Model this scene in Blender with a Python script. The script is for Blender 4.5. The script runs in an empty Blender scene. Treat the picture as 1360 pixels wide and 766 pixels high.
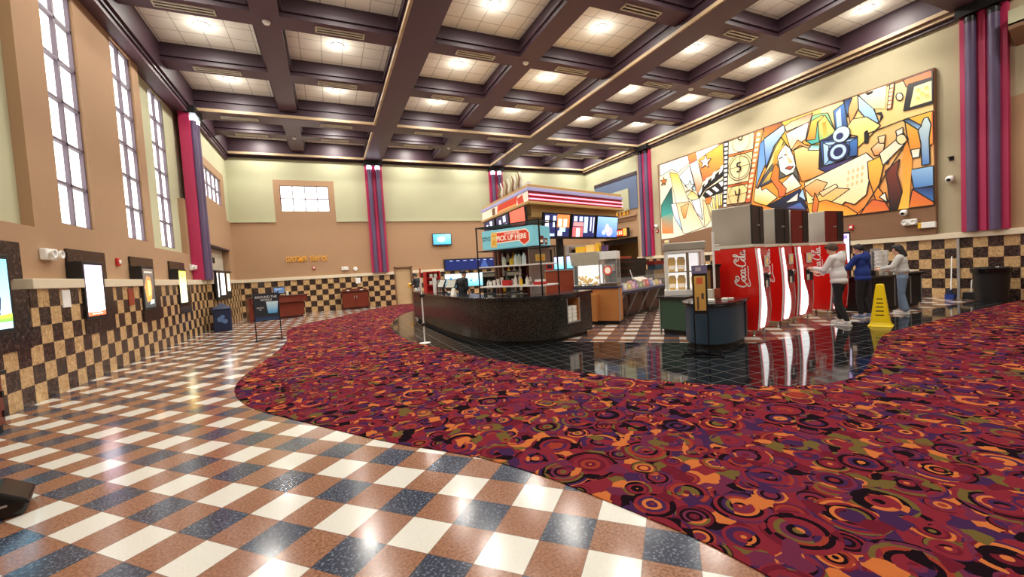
import bpy, bmesh, math, random
from math import sin, cos, pi, radians as R
from mathutils import Vector, Matrix
random.seed(7)
SC = bpy.context.scene
COLL = SC.collection

# ------------------------------------------------------------------ materials
MATS = {}
def new_mat(name):
    m = bpy.data.materials.new(name); m.use_nodes = True
    nt = m.node_tree; nt.nodes.clear()
    out = nt.nodes.new('ShaderNodeOutputMaterial')
    b = nt.nodes.new('ShaderNodeBsdfPrincipled')
    nt.links.new(b.outputs[0], out.inputs[0])
    MATS[name] = m
    return m, nt, b
def N(nt, t, **kw):
    n = nt.nodes.new(t)
    for k, v in kw.items(): setattr(n, k, v)
    return n
def L(nt, a, b): nt.links.new(a, b)
def srgb(r, g, b):
    f = lambda c: (c/12.92 if c <= .04045 else ((c+.055)/1.055)**2.4)
    return (f(r/255), f(g/255), f(b/255), 1)
def mat(name, col, rough=.5, metal=0, emit=0, var=.12, scale=6, coat=0, bump=0, spec=.5, detail=4):
    m, nt, b = new_mat(name)
    tc = N(nt, 'ShaderNodeTexCoord')
    no = N(nt, 'ShaderNodeTexNoise'); no.inputs['Scale'].default_value = scale; no.inputs['Detail'].default_value = detail
    L(nt, tc.outputs['Object'], no.inputs['Vector'])
    mx = N(nt, 'ShaderNodeMix', data_type='RGBA')
    d = tuple(c*(1-var) for c in col[:3])+(1,); u = tuple(min(1, c*(1+var)) for c in col[:3])+(1,)
    mx.inputs[6].default_value = d; mx.inputs[7].default_value = u
    L(nt, no.outputs[0], mx.inputs[0]); L(nt, mx.outputs[2], b.inputs['Base Color'])
    b.inputs['Roughness'].default_value = rough; b.inputs['Metallic'].default_value = metal
    b.inputs['Specular IOR Level'].default_value = spec
    if coat: b.inputs['Coat Weight'].default_value = coat; b.inputs['Coat Roughness'].default_value = .05
    if emit:
        L(nt, mx.outputs[2], b.inputs['Emission Color']); b.inputs['Emission Strength'].default_value = emit
    if bump:
        bp = N(nt, 'ShaderNodeBump'); bp.inputs['Strength'].default_value = bump; bp.inputs['Distance'].default_value = .02
        L(nt, no.outputs[0], bp.inputs['Height']); L(nt, bp.outputs[0], b.inputs['Normal'])
    return m
def attr_mat(name, rough=.45, emit=0, coat=0):
    m, nt, b = new_mat(name)
    a = N(nt, 'ShaderNodeAttribute', attribute_name='Col')
    L(nt, a.outputs[0], b.inputs['Base Color']); b.inputs['Roughness'].default_value = rough
    if coat: b.inputs['Coat Weight'].default_value = coat
    if emit:
        L(nt, a.outputs[0], b.inputs['Emission Color']); b.inputs['Emission Strength'].default_value = emit
    return m
def M_(nt, op, a, b=None, c=None):
    n = N(nt, 'ShaderNodeMath', operation=op)
    for i, v in enumerate((a, b, c)):
        if v is None: continue
        if isinstance(v, (int, float)): n.inputs[i].default_value = v
        else: L(nt, v, n.inputs[i])
    return n.outputs[0]
def mixc(nt, f, a, b):
    n = N(nt, 'ShaderNodeMix', data_type='RGBA')
    for i, v in ((0, f), (6, a), (7, b)):
        if isinstance(v, (int, float, tuple)): n.inputs[i].default_value = v
        else: L(nt, v, n.inputs[i])
    return n.outputs[2]
def ramp(nt, fac, stops, interp='LINEAR'):
    n = N(nt, 'ShaderNodeValToRGB'); cr = n.color_ramp; cr.interpolation = interp
    while len(cr.elements) < len(stops): cr.elements.new(.5)
    for e, (p, c) in zip(cr.elements, stops): e.position = p; e.color = c
    L(nt, fac, n.inputs[0]); return n.outputs[0]

# floor: white / charcoal-blue / terracotta vinyl tiles laid on the diagonal
def floor_mat():
    m, nt, b = new_mat('vinyl_tile')
    g = N(nt, 'ShaderNodeNewGeometry'); sx = N(nt, 'ShaderNodeSeparateXYZ'); L(nt, g.outputs['Position'], sx.inputs[0])
    X = M_(nt, 'ADD', sx.outputs[0], .0048); Y = M_(nt, 'SUBTRACT', sx.outputs[1], 3.3231)
    k = cos(pi/4)/.3048
    u = M_(nt, 'MULTIPLY', M_(nt, 'SUBTRACT', X, Y), k)
    v = M_(nt, 'MULTIPLY', M_(nt, 'MULTIPLY', M_(nt, 'ADD', X, Y), -1), k)
    fu, fv = M_(nt, 'FLOOR', u), M_(nt, 'FLOOR', v)
    ou, ov = M_(nt, 'FLOORED_MODULO', fu, 2), M_(nt, 'FLOORED_MODULO', fv, 2)
    white = M_(nt, 'LESS_THAN', M_(nt, 'ADD', ou, ov), .5)
    blue = M_(nt, 'GREATER_THAN', M_(nt, 'ADD', ou, ov), 1.5)
    nz = N(nt, 'ShaderNodeTexNoise'); nz.inputs['Scale'].default_value = 55; nz.inputs['Detail'].default_value = 3
    L(nt, g.outputs['Position'], nz.inputs['Vector'])
    big = N(nt, 'ShaderNodeTexWhiteNoise', noise_dimensions='2D')
    cmb = N(nt, 'ShaderNodeCombineXYZ'); L(nt, fu, cmb.inputs[0]); L(nt, fv, cmb.inputs[1]); L(nt, cmb.outputs[0], big.inputs['Vector'])
    brown = mixc(nt, ramp(nt, nz.outputs[0], [(.35, (0, 0, 0, 1)), (.65, (1, 1, 1, 1))]), srgb(118, 78, 56), srgb(166, 122, 96))
    brown = mixc(nt, M_(nt, 'MULTIPLY', big.outputs[0], .35), brown, srgb(144, 94, 68))
    bl = mixc(nt, ramp(nt, nz.outputs[0], [(.52, (0, 0, 0, 1)), (.72, (1, 1, 1, 1))]), srgb(50, 56, 72), srgb(128, 140, 158))
    wh = mixc(nt, nz.outputs[0], srgb(206, 204, 194), srgb(228, 226, 218))
    c = mixc(nt, white, mixc(nt, blue, brown, bl), wh)
    # joints
    du = M_(nt, 'ABSOLUTE', M_(nt, 'SUBTRACT', M_(nt, 'FRACT', u), .5)); dv = M_(nt, 'ABSOLUTE', M_(nt, 'SUBTRACT', M_(nt, 'FRACT', v), .5))
    j = M_(nt, 'GREATER_THAN', M_(nt, 'MAXIMUM', du, dv), .493)
    c = mixc(nt, M_(nt, 'MULTIPLY', j, .55), c, srgb(40, 30, 26))
    L(nt, c, b.inputs['Base Color'])
    rg = N(nt, 'ShaderNodeTexNoise'); rg.inputs['Scale'].default_value = 2; L(nt, g.outputs['Position'], rg.inputs['Vector'])
    L(nt, M_(nt, 'MULTIPLY_ADD', rg.outputs[0], .12, .1), b.inputs['Roughness'])
    b.inputs['Specular IOR Level'].default_value = .5
    bp = N(nt, 'ShaderNodeBump'); bp.inputs['Strength'].default_value = .06; bp.inputs['Distance'].default_value = .004
    L(nt, nz.outputs[0], bp.inputs['Height']); L(nt, bp.outputs[0], b.inputs['Normal'])
    return m
def carpet_mat():
    m, nt, b = new_mat('swirl_carpet')
    g = N(nt, 'ShaderNodeNewGeometry')
    flat = N(nt, 'ShaderNodeVectorMath', operation='MULTIPLY'); flat.inputs[1].default_value = (1, 1, 0); L(nt, g.outputs['Position'], flat.inputs[0])
    P = flat.outputs[0]
    def vor(scale, feat='F1', dist='EUCLIDEAN', rnd=1.0, off=0):
        v = N(nt, 'ShaderNodeTexVoronoi', feature=feat, distance=dist, voronoi_dimensions='2D'); v.inputs['Scale'].default_value = scale; v.inputs['Randomness'].default_value = rnd
        if off:
            a = N(nt, 'ShaderNodeVectorMath', operation='ADD'); a.inputs[1].default_value = (off, off*.7, 0); L(nt, P, a.inputs[0]); L(nt, a.outputs[0], v.inputs['Vector'])
        else: L(nt, P, v.inputs['Vector'])
        return v
    def wn(x, y, z=0.0):
        c = N(nt, 'ShaderNodeCombineXYZ')
        for i, q in enumerate((x, y, z)):
            if isinstance(q, (int, float)): c.inputs[i].default_value = q
            else: L(nt, q, c.inputs[i])
        w = N(nt, 'ShaderNodeTexWhiteNoise', noise_dimensions='3D'); L(nt, c.outputs[0], w.inputs['Vector']); return w.outputs[0]
    def sep(c):
        s = N(nt, 'ShaderNodeSeparateColor'); L(nt, c, s.inputs[0]); return s
    A = vor(2.3, rnd=.8); B = vor(8.5, dist='CHEBYCHEV', off=3.3); C = vor(3.9, rnd=.85, off=7.7); D = vor(6.5, dist='MANHATTAN', off=1.9); E = vor(5.0, off=5.1)
    cA = sep(A.outputs['Color']); cB = sep(B.outputs['Color']); cC = sep(C.outputs['Color']); cD = sep(D.outputs['Color']); cE = sep(E.outputs['Color'])
    # off-centre rings: distance to a shifted centre inside each cell
    ringA = M_(nt, 'FLOOR', M_(nt, 'ADD', M_(nt, 'MULTIPLY', A.outputs['Distance'], M_(nt, 'MULTIPLY_ADD', cA.outputs[2], 7, 11)), M_(nt, 'MULTIPLY', cD.outputs[1], 1.15)))
    ringC = M_(nt, 'FLOOR', M_(nt, 'ADD', M_(nt, 'MULTIPLY', C.outputs['Distance'], 13), M_(nt, 'MULTIPLY', cE.outputs[1], 1.4)))
    sector = M_(nt, 'FLOOR', M_(nt, 'MULTIPLY', cD.outputs[0], 2.4))
    rA = wn(ringA, cA.outputs[0], sector)
    rC = wn(ringC, cC.outputs[0], M_(nt, 'FLOOR', M_(nt, 'MULTIPLY', cE.outputs[0], 2.6)))
    rB = wn(cB.outputs[0], cB.outputs[1])
    inA = M_(nt, 'LESS_THAN', A.outputs['Distance'], M_(nt, 'MULTIPLY_ADD', cA.outputs[1], .22, .34))
    inC = M_(nt, 'LESS_THAN', C.outputs['Distance'], M_(nt, 'MULTIPLY_ADD', cC.outputs[1], .2, .34))
    pal = [(0, srgb(126, 38, 50)), (.27, srgb(102, 28, 42)), (.38, srgb(104, 42, 68)), (.48, srgb(64, 36, 74)), (.61, srgb(20, 13, 18)), (.77, srgb(196, 110, 58)), (.86, srgb(106, 88, 46)), (.94, srgb(146, 56, 42))]
    colA = ramp(nt, rA, pal, 'CONSTANT'); colC = ramp(nt, rC, pal, 'CONSTANT'); colB = ramp(nt, rB, [(0, pal[0][1]), (.22, pal[1][1]), (.34, pal[2][1]), (.46, pal[3][1]), (.62, pal[4][1]), (.8, pal[5][1]), (.9, pal[6][1])], 'CONSTANT')
    c = mixc(nt, inC, colB, colC); c = mixc(nt, inA, c, colA); c = mixc(nt, M_(nt, 'LESS_THAN', cB.outputs[2], .2), c, colB)
    nz = N(nt, 'ShaderNodeTexNoise'); nz.inputs['Scale'].default_value = 240; L(nt, P, nz.inputs['Vector'])
    c = mixc(nt, M_(nt, 'MULTIPLY', nz.outputs[0], .35), c, (.02, .005, .01, 1))
    L(nt, c, b.inputs['Base Color']); b.inputs['Roughness'].default_value = 1; b.inputs['Specular IOR Level'].default_value = .02
    bp = N(nt, 'ShaderNodeBump'); bp.inputs['Strength'].default_value = .5; bp.inputs['Distance'].default_value = .006
    L(nt, nz.outputs[0], bp.inputs['Height']); L(nt, bp.outputs[0], b.inputs['Normal'])
    return m
def blacktile_mat():
    m, nt, b = new_mat('black_granite_tile')
    g = N(nt, 'ShaderNodeNewGeometry'); sx = N(nt, 'ShaderNodeSeparateXYZ'); L(nt, g.outputs['Position'], sx.inputs[0])
    u = M_(nt, 'MULTIPLY', sx.outputs[0], 1/.3048); v = M_(nt, 'MULTIPLY', sx.outputs[1], 1/.3048)
    du = M_(nt, 'ABSOLUTE', M_(nt, 'SUBTRACT', M_(nt, 'FRACT', u), .5)); dv = M_(nt, 'ABSOLUTE', M_(nt, 'SUBTRACT', M_(nt, 'FRACT', v), .5))
    j = M_(nt, 'GREATER_THAN', M_(nt, 'MAXIMUM', du, dv), .486)
    nz = N(nt, 'ShaderNodeTexNoise'); nz.inputs['Scale'].default_value = 90; L(nt, g.outputs['Position'], nz.inputs['Vector'])
    base = mixc(nt, ramp(nt, nz.outputs[0], [(.5, (0, 0, 0, 1)), (.75, (1, 1, 1, 1))]), srgb(14, 15, 18), srgb(48, 52, 56))
    L(nt, mixc(nt, j, base, srgb(78, 80, 80)), b.inputs['Base Color'])
    L(nt, M_(nt, 'MULTIPLY_ADD', j, .4, .06), b.inputs['Roughness']); b.inputs['Specular IOR Level'].default_value = .8
    return m
def checker_mat(name, axis, off, flip):
    m, nt, b = new_mat(name)
    g = N(nt, 'ShaderNodeNewGeometry'); sx = N(nt, 'ShaderNodeSeparateXYZ'); L(nt, g.outputs['Position'], sx.inputs[0])
    u = M_(nt, 'MULTIPLY', M_(nt, 'SUBTRACT', sx.outputs[axis], off), 1/.3075); v = M_(nt, 'MULTIPLY', sx.outputs[2], 1/.305)
    fu, fv = M_(nt, 'FLOOR', u), M_(nt, 'FLOOR', v)
    p = M_(nt, 'FLOORED_MODULO', M_(nt, 'ADD', M_(nt, 'ADD', fu, fv), flip), 2)
    nz = N(nt, 'ShaderNodeTexNoise'); nz.inputs['Scale'].default_value = 14; nz.inputs['Detail'].default_value = 6; nz.inputs['Distortion'].default_value = 1.5
    L(nt, g.outputs['Position'], nz.inputs['Vector'])
    vn = N(nt, 'ShaderNodeTexVoronoi', feature='DISTANCE_TO_EDGE'); vn.inputs['Scale'].default_value = 26; L(nt, g.outputs['Position'], vn.inputs['Vector'])
    dark = mixc(nt, ramp(nt, nz.outputs[0], [(.42, (0, 0, 0, 1)), (.7, (1, 1, 1, 1))]), srgb(34, 24, 22), srgb(92, 72, 64))
    tan = mixc(nt, ramp(nt, nz.outputs[0], [(.3, (0, 0, 0, 1)), (.72, (1, 1, 1, 1))]), srgb(158, 120, 78), srgb(224, 192, 142))
    c = mixc(nt, p, dark, tan)
    du = M_(nt, 'ABSOLUTE', M_(nt, 'SUBTRACT', M_(nt, 'FRACT', u), .5)); dv = M_(nt, 'ABSOLUTE', M_(nt, 'SUBTRACT', M_(nt, 'FRACT', v), .5))
    j = M_(nt, 'GREATER_THAN', M_(nt, 'MAXIMUM', du, dv), .49)
    L(nt, mixc(nt, j, c, srgb(110, 92, 70)), b.inputs['Base Color'])
    b.inputs['Roughness'].default_value = .22
    return m
def granite_mat(name, a, c, scale=70, rough=.15, lo=.48, hi=.7):
    m, nt, b = new_mat(name)
    g = N(nt, 'ShaderNodeNewGeometry')
    nz = N(nt, 'ShaderNodeTexNoise'); nz.inputs['Scale'].default_value = scale; nz.inputs['Detail'].default_value = 4; L(nt, g.outputs['Position'], nz.inputs['Vector'])
    L(nt, mixc(nt, ramp(nt, nz.outputs[0], [(lo, (0, 0, 0, 1)), (hi, (1, 1, 1, 1))]), a, c), b.inputs['Base Color'])
    b.inputs['Roughness'].default_value = rough
    return m
def ceil_mat():
    m, nt, b = new_mat('acoustic_tile')
    g = N(nt, 'ShaderNodeNewGeometry'); sx = N(nt, 'ShaderNodeSeparateXYZ'); L(nt, g.outputs['Position'], sx.inputs[0])
    u = M_(nt, 'MULTIPLY', M_(nt, 'ADD', sx.outputs[0], .3), 1/.64); v = M_(nt, 'MULTIPLY', M_(nt, 'ADD', sx.outputs[1], .1), 1/.64)
    du = M_(nt, 'ABSOLUTE', M_(nt, 'SUBTRACT', M_(nt, 'FRACT', u), .5)); dv = M_(nt, 'ABSOLUTE', M_(nt, 'SUBTRACT', M_(nt, 'FRACT', v), .5))
    j = M_(nt, 'GREATER_THAN', M_(nt, 'MAXIMUM', du, dv), .478)
    nz = N(nt, 'ShaderNodeTexNoise'); nz.inputs['Scale'].default_value = 60; L(nt, g.outputs['Position'], nz.inputs['Vector'])
    L(nt, mixc(nt, M_(nt, 'MULTIPLY', j, .5), mixc(nt, nz.outputs[0], srgb(236, 232, 216), srgb(252, 250, 240)), srgb(120, 112, 100)), b.inputs['Base Color'])
    b.inputs['Roughness'].default_value = .95
    return m
floor_mat(); carpet_mat(); blacktile_mat(); ceil_mat()
checker_mat('checker_left', 1, 9.39, 0); checker_mat('checker_back', 0, 2.72, 1); checker_mat('checker_right', 1, 6.32, 1)
granite_mat('counter_granite', srgb(18, 17, 17), srgb(84, 80, 72), 60, .22, .46, .72)
granite_mat('slab_granite', srgb(20, 20, 24), srgb(66, 66, 70), 60, .12)
granite_mat('brown_marble', srgb(26, 18, 17), srgb(90, 72, 66), 16, .25, .45, .75)
mat('brown_wall', srgb(170, 136, 104), .85, var=.04, scale=3); mat('brown_dark', srgb(132, 98, 72), .85, var=.05)
mat('cream_wall', srgb(190, 190, 158), .85, var=.03, scale=2); mat('wallpaper', srgb(176, 166, 136), .85, var=.04)
mat('rail_marble', srgb(224, 212, 186), .3, var=.06, scale=5)
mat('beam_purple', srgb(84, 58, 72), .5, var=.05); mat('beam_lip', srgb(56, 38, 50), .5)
mat('beam_side_shaded', srgb(60, 40, 50), .5, var=.05); mat('gold_trim', srgb(178, 154, 122), .5, var=.05)  # beam sides: same beam purple, darkened to paint in their shade
mat('magenta', srgb(176, 36, 84), .5, var=.06); mat('shaft_purple', srgb(88, 72, 104), .45, var=.08)
mat('mullion', srgb(112, 98, 112), .5); mat('glow_window', (.98, 1, .86, 1), .5, emit=2.6, var=.3, scale=.9)
mat('glow_white', (1, .98, .92, 1), .5, emit=18, var=0); mat('glow_interior', (.9, .95, 1, 1), .5, emit=.9, var=.1); mat('glow_soft', (.95, .98, 1, 1), .5, emit=3.2, var=.02); mat('glow_cap', (.8, .88, 1, 1), .5, emit=9, var=0)
mat('black', srgb(20, 20, 22), .45); mat('black_gloss', srgb(14, 14, 16), .15); mat('black_metal', srgb(24, 24, 26), .4, .6)
mat('steel', srgb(196, 196, 192), .22, 1, bump=.0); mat('steel_painted_sheen', srgb(190, 188, 178), .3, .5, scale=1.5, var=.3, detail=0); mat('silver', srgb(180, 180, 178), .35, .6)  # ice bin and hood steel: blotchy tone paints in soft reflections
mat('white', srgb(236, 236, 232), .4, var=.03); mat('paper', srgb(240, 238, 228), .7, var=.04); mat('offwhite', srgb(214, 208, 190), .5)
mat('red_gloss', srgb(214, 24, 18), .25, coat=.5, var=.04); mat('red_dark', srgb(110, 14, 16), .35); mat('red_paint', srgb(190, 30, 30), .45)
mat('mahogany', srgb(110, 44, 28), .3, var=.2, scale=3, coat=.3); mat('mahogany_dark', srgb(70, 28, 20), .35); mat('brick_red', srgb(148, 62, 36), .5)
mat('oak', srgb(186, 122, 66), .4, var=.12, scale=3); mat('green_laminate', srgb(58, 84, 66), .45, var=.04); mat('blue_laminate', srgb(44, 66, 84), .4, var=.04)
mat('navy_edge', srgb(40, 42, 74), .4); mat('yellow_plastic', srgb(246, 214, 10), .35, var=.03); mat('yellow', srgb(240, 190, 40), .5)
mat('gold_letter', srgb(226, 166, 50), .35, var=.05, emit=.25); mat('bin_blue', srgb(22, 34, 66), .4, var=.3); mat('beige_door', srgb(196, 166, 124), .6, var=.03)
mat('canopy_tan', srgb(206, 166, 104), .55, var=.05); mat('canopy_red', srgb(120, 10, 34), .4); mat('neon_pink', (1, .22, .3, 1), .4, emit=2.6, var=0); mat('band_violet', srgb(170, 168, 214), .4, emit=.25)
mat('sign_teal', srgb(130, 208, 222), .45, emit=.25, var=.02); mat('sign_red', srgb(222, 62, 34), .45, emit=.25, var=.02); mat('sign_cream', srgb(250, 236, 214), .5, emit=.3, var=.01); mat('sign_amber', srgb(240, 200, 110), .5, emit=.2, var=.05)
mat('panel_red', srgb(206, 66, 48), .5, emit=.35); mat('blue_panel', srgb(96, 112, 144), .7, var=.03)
mat('skin', srgb(214, 168, 140), .5, var=.05); mat('hair_brown', srgb(74, 54, 42), .7, var=.4, scale=30); mat('hair_black', srgb(24, 20, 20), .6, var=.4, scale=30)
mat('glow_bottle', (.95, .98, 1, 1), .5, emit=1.7, var=.02); mat('hoodie_white', srgb(226, 226, 226), .85, var=.08, bump=.25, scale=9); mat('hoodie_blue', srgb(26, 52, 128), .85, var=.15, bump=.25, scale=9); mat('knit_white', srgb(204, 206, 202), .9, var=.08, bump=.3, scale=14)
mat('denim', srgb(112, 134, 160), .85, var=.2, scale=10); mat('trousers_black', srgb(20, 20, 24), .8, var=.2); mat('shoe_white', srgb(214, 214, 212), .5); mat('shoe_blue', srgb(120, 138, 170), .6); mat('shirt_black', srgb(24, 22, 30), .8)
mat('jacket_black', srgb(30, 34, 40), .7); mat('cap_navy', srgb(26, 28, 48), .8)
mat('door_dark', srgb(40, 30, 22), .8); mat('corridor', srgb(146, 112, 64), .8); mat('eye', srgb(20, 16, 14), .2); mat('lips', srgb(170, 96, 88), .5)
attr_mat('painted', .5); attr_mat('screen', .3, 1.5); attr_mat('poster_lit', .3, 2.6); attr_mat('printed', .5, 0); attr_mat('mural_paint', .4, 0)
def glass_mat():
    m, nt, b = new_mat('glass')
    b.inputs['Base Color'].default_value = (.9, .95, .95, 1); b.inputs['Roughness'].default_value = .03
    b.inputs['Alpha'].default_value = .1
    no = N(nt, 'ShaderNodeTexNoise'); no.inputs['Scale'].default_value = 3
    L(nt, M_(nt, 'MULTIPLY_ADD', no.outputs[0], .04, .02), b.inputs['Roughness'])
glass_mat()

# ------------------------------------------------------------------ mesh builder
class MB:
    def __init__(s): s.v = []; s.f = []; s.fm = []; s.fc = []; s.m = None; s.c = (1, 1, 1); s.mats = []; s.T = Matrix.Identity(4)
    def mat(s, name):
        if name not in s.mats: s.mats.append(name)
        s.m = s.mats.index(name); return s
    def add(s, vs, fs, cols=None):
        o = len(s.v); s.v += [tuple(s.T @ Vector(p)) for p in vs]
        for i, f in enumerate(fs):
            s.f.append([o+k for k in f]); s.fm.append(s.m or 0)
            s.fc.append([cols[k] for k in f] if cols else [s.c]*len(f))
        return s
    def box(s, x0, x1, y0, y1, z0, z1):
        v = [(x, y, z) for z in (z0, z1) for y in (y0, y1) for x in (x0, x1)]
        return s.add(v, [(0, 2, 3, 1), (4, 5, 7, 6), (0, 1, 5, 4), (2, 6, 7, 3), (0, 4, 6, 2), (1, 3, 7, 5)])
    def quad(s, *p): return s.add(p, [tuple(range(len(p)))])
    def prism(s, poly, z0, z1, f=None):
        n = len(poly); g = f or (lambda x, y, z: (x, y, z))
        area = sum(poly[i][0]*poly[(i+1) % n][1]-poly[(i+1) % n][0]*poly[i][1] for i in range(n))
        if area < 0: poly = poly[::-1]
        v = [g(x, y, z0) for x, y in poly]+[g(x, y, z1) for x, y in poly]
        fs = [tuple(range(n))[::-1], tuple(range(n, 2*n))]+[(i, (i+1) % n, n+(i+1) % n, n+i) for i in range(n)]
        return s.add(v, fs)
    def tube(s, pts, r, n=8, cap=True):
        pts = [Vector(p) for p in pts]; rs = r if isinstance(r, (list, tuple)) else [r]*len(pts)
        v = []; fs = []; up = None
        for i, p in enumerate(pts):
            d = (pts[min(i+1, len(pts)-1)]-pts[max(i-1, 0)]).normalized()
            if up is None or abs(up.dot(d)) > .98: up = Vector((0, 0, 1)) if abs(d.z) < .9 else Vector((1, 0, 0))
            a = d.cross(up).normalized(); b = a.cross(d).normalized()
            v += [tuple(p+(a*cos(2*pi*k/n)+b*sin(2*pi*k/n))*rs[i]) for k in range(n)]
        for i in range(len(pts)-1):
            fs += [(i*n+k, i*n+(k+1) % n, (i+1)*n+(k+1) % n, (i+1)*n+k) for k in range(n)]
        if cap: fs += [tuple(range(n))[::-1], tuple(range((len(pts)-1)*n, len(pts)*n))]
        return s.add(v, fs)
    def lathe(s, prof, n=20, c=(0, 0, 0)):
        v = []; fs = []
        for r, z in prof: v += [(c[0]+r*cos(2*pi*k/n), c[1]+r*sin(2*pi*k/n), c[2]+z) for k in range(n)]
        for i in range(len(prof)-1): fs += [(i*n+k, i*n+(k+1) % n, (i+1)*n+(k+1) % n, (i+1)*n+k) for k in range(n)]
        fs += [tuple(range(n))[::-1], tuple(range((len(prof)-1)*n, len(prof)*n))]
        return s.add(v, fs)
    def ball(s, c, r, nu=14, nv=10, rot=None):
        rr = r if isinstance(r, (tuple, list)) else (r, r, r)
        v = []; fs = []; q = rot or Matrix.Identity(3)
        for j in range(nv+1):
            t = pi*j/nv
            v += [tuple(Vector(c)+q @ Vector((rr[0]*sin(t)*cos(2*pi*k/nu), rr[1]*sin(t)*sin(2*pi*k/nu), rr[2]*cos(t)))) for k in range(nu)]
        for j in range(nv): fs += [(j*nu+k, (j+1)*nu+k, (j+1)*nu+(k+1) % nu, j*nu+(k+1) % nu) for k in range(nu)]
        return s.add(v, fs)
    def cap(s, a, b, ra, rb):
        a = Vector(a); b = Vector(b)
        s.tube([a, b], [ra, rb], 12); s.ball(a, ra, 12, 8); s.ball(b, rb, 12, 8); return s
    def mesh(s, name='mesh'):
        me = bpy.data.meshes.new(name); me.from_pydata(s.v, [], s.f)
        for m in s.mats: me.materials.append(MATS[m])
        me.polygons.foreach_set('material_index', s.fm)
        ca = me.color_attributes.new('Col', 'FLOAT_COLOR', 'CORNER')
        flat = []
        for cs in s.fc:
            for c in cs: flat += [c[0], c[1], c[2], 1]
        ca.data.foreach_set('color', flat); me.update()
        return me
    def build(s, name, parent=None, smooth=False, bevel=0, weld=False):
        me = s.mesh(name)
        if weld or smooth:
            bm = bmesh.new(); bm.from_mesh(me); bmesh.ops.remove_doubles(bm, verts=bm.verts, dist=1e-5); bm.to_mesh(me); bm.free()
        o = bpy.data.objects.new(name, me); COLL.objects.link(o)
        if parent: o.parent = parent
        if smooth:
            for p in me.polygons: p.use_smooth = True
            if smooth == 'auto': me.set_sharp_from_angle(angle=R(35))
        if bevel:
            b = o.modifiers.new('edge', 'BEVEL'); b.width = bevel; b.segments = 2; b.limit_method = 'ANGLE'; b.angle_limit = R(40)
        return o
def mb(m): return MB().mat(m)
def tag(o, label, cat, group=None, kind=None):
    if label: o['label'] = label
    if cat: o['category'] = cat
    if group: o['group'] = group
    if kind: o['kind'] = kind
    return o
def thing(name, label, cat, loc=(0, 0, 0), rz=0, group=None):
    o = bpy.data.objects.new(name, None); COLL.objects.link(o); o.location = loc; o.rotation_euler = (0, 0, rz); o.empty_display_size = .1
    return tag(o, label, cat, group)
def struct(o): o['kind'] = 'structure'; return o
def dup(o, loc=None, rz=None, label=None, parent=None, mats=None):
    c = o.copy(); COLL.objects.link(c)
    if parent: c.parent = parent
    if loc is not None: c.location = loc
    if rz is not None: c.rotation_euler = (0, 0, rz)
    if label: c['label'] = label
    for ch in list(o.children): dup(ch, parent=c)
    return c
def az(deg): return R(90-deg)      # local +X along compass azimuth (from +Y towards +X)
_dg = None
def text_mesh(txt, size, m, name, parent=None, depth=.01, align='CENTER', space=1.0, bold=0, sx=1.0, upper=True):
    cu = bpy.data.curves.new(name, 'FONT'); cu.body = txt; cu.size = size; cu.extrude = depth; cu.align_x = align; cu.align_y = 'CENTER'; cu.space_character = space; cu.offset = bold
    t = bpy.data.objects.new(name, cu); COLL.objects.link(t)
    bpy.context.view_layer.update()
    me = bpy.data.meshes.new_from_object(t.evaluated_get(bpy.context.evaluated_depsgraph_get()))
    COLL.objects.unlink(t); bpy.data.objects.remove(t)
    for v in me.vertices: v.co.x *= sx
    me.materials.clear(); me.materials.append(MATS[m])
    o = bpy.data.objects.new(name, me); COLL.objects.link(o)
    if parent: o.parent = parent
    return o
def ribbon(b, pts, w0, w1, place, lift=.0, steps=6):
    """calligraphic stroke through pts: wide on the upright parts; place(x, y, lift) maps to 3D"""
    P = [Vector((p[0], p[1])) for p in pts]; Q = [P[0]]+P+[P[-1]]; S = []
    for i in range(1, len(Q)-2):
        for k in range(steps):
            t = k/steps; p0, p1, p2, p3 = Q[i-1], Q[i], Q[i+1], Q[i+2]
            S.append(.5*((2*p1)+(p2-p0)*t+(2*p0-5*p1+4*p2-p3)*t*t+(3*p1-p0-3*p2+p3)*t**3))
    S.append(P[-1]); v = []
    for i, p in enumerate(S):
        d = (S[min(i+1, len(S)-1)]-S[max(i-1, 0)]); d = d.normalized() if d.length > 0 else Vector((1, 0))
        w = w0+(w1-w0)*abs(d.y)**1.5
        n = Vector((-d.y, d.x))*w/2; v += [place(p.x+n.x, p.y+n.y, lift), place(p.x-n.x, p.y-n.y, lift)]
    b.add(v, [(2*i, 2*i+1, 2*i+3, 2*i+2) for i in range(len(S)-1)])
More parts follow.
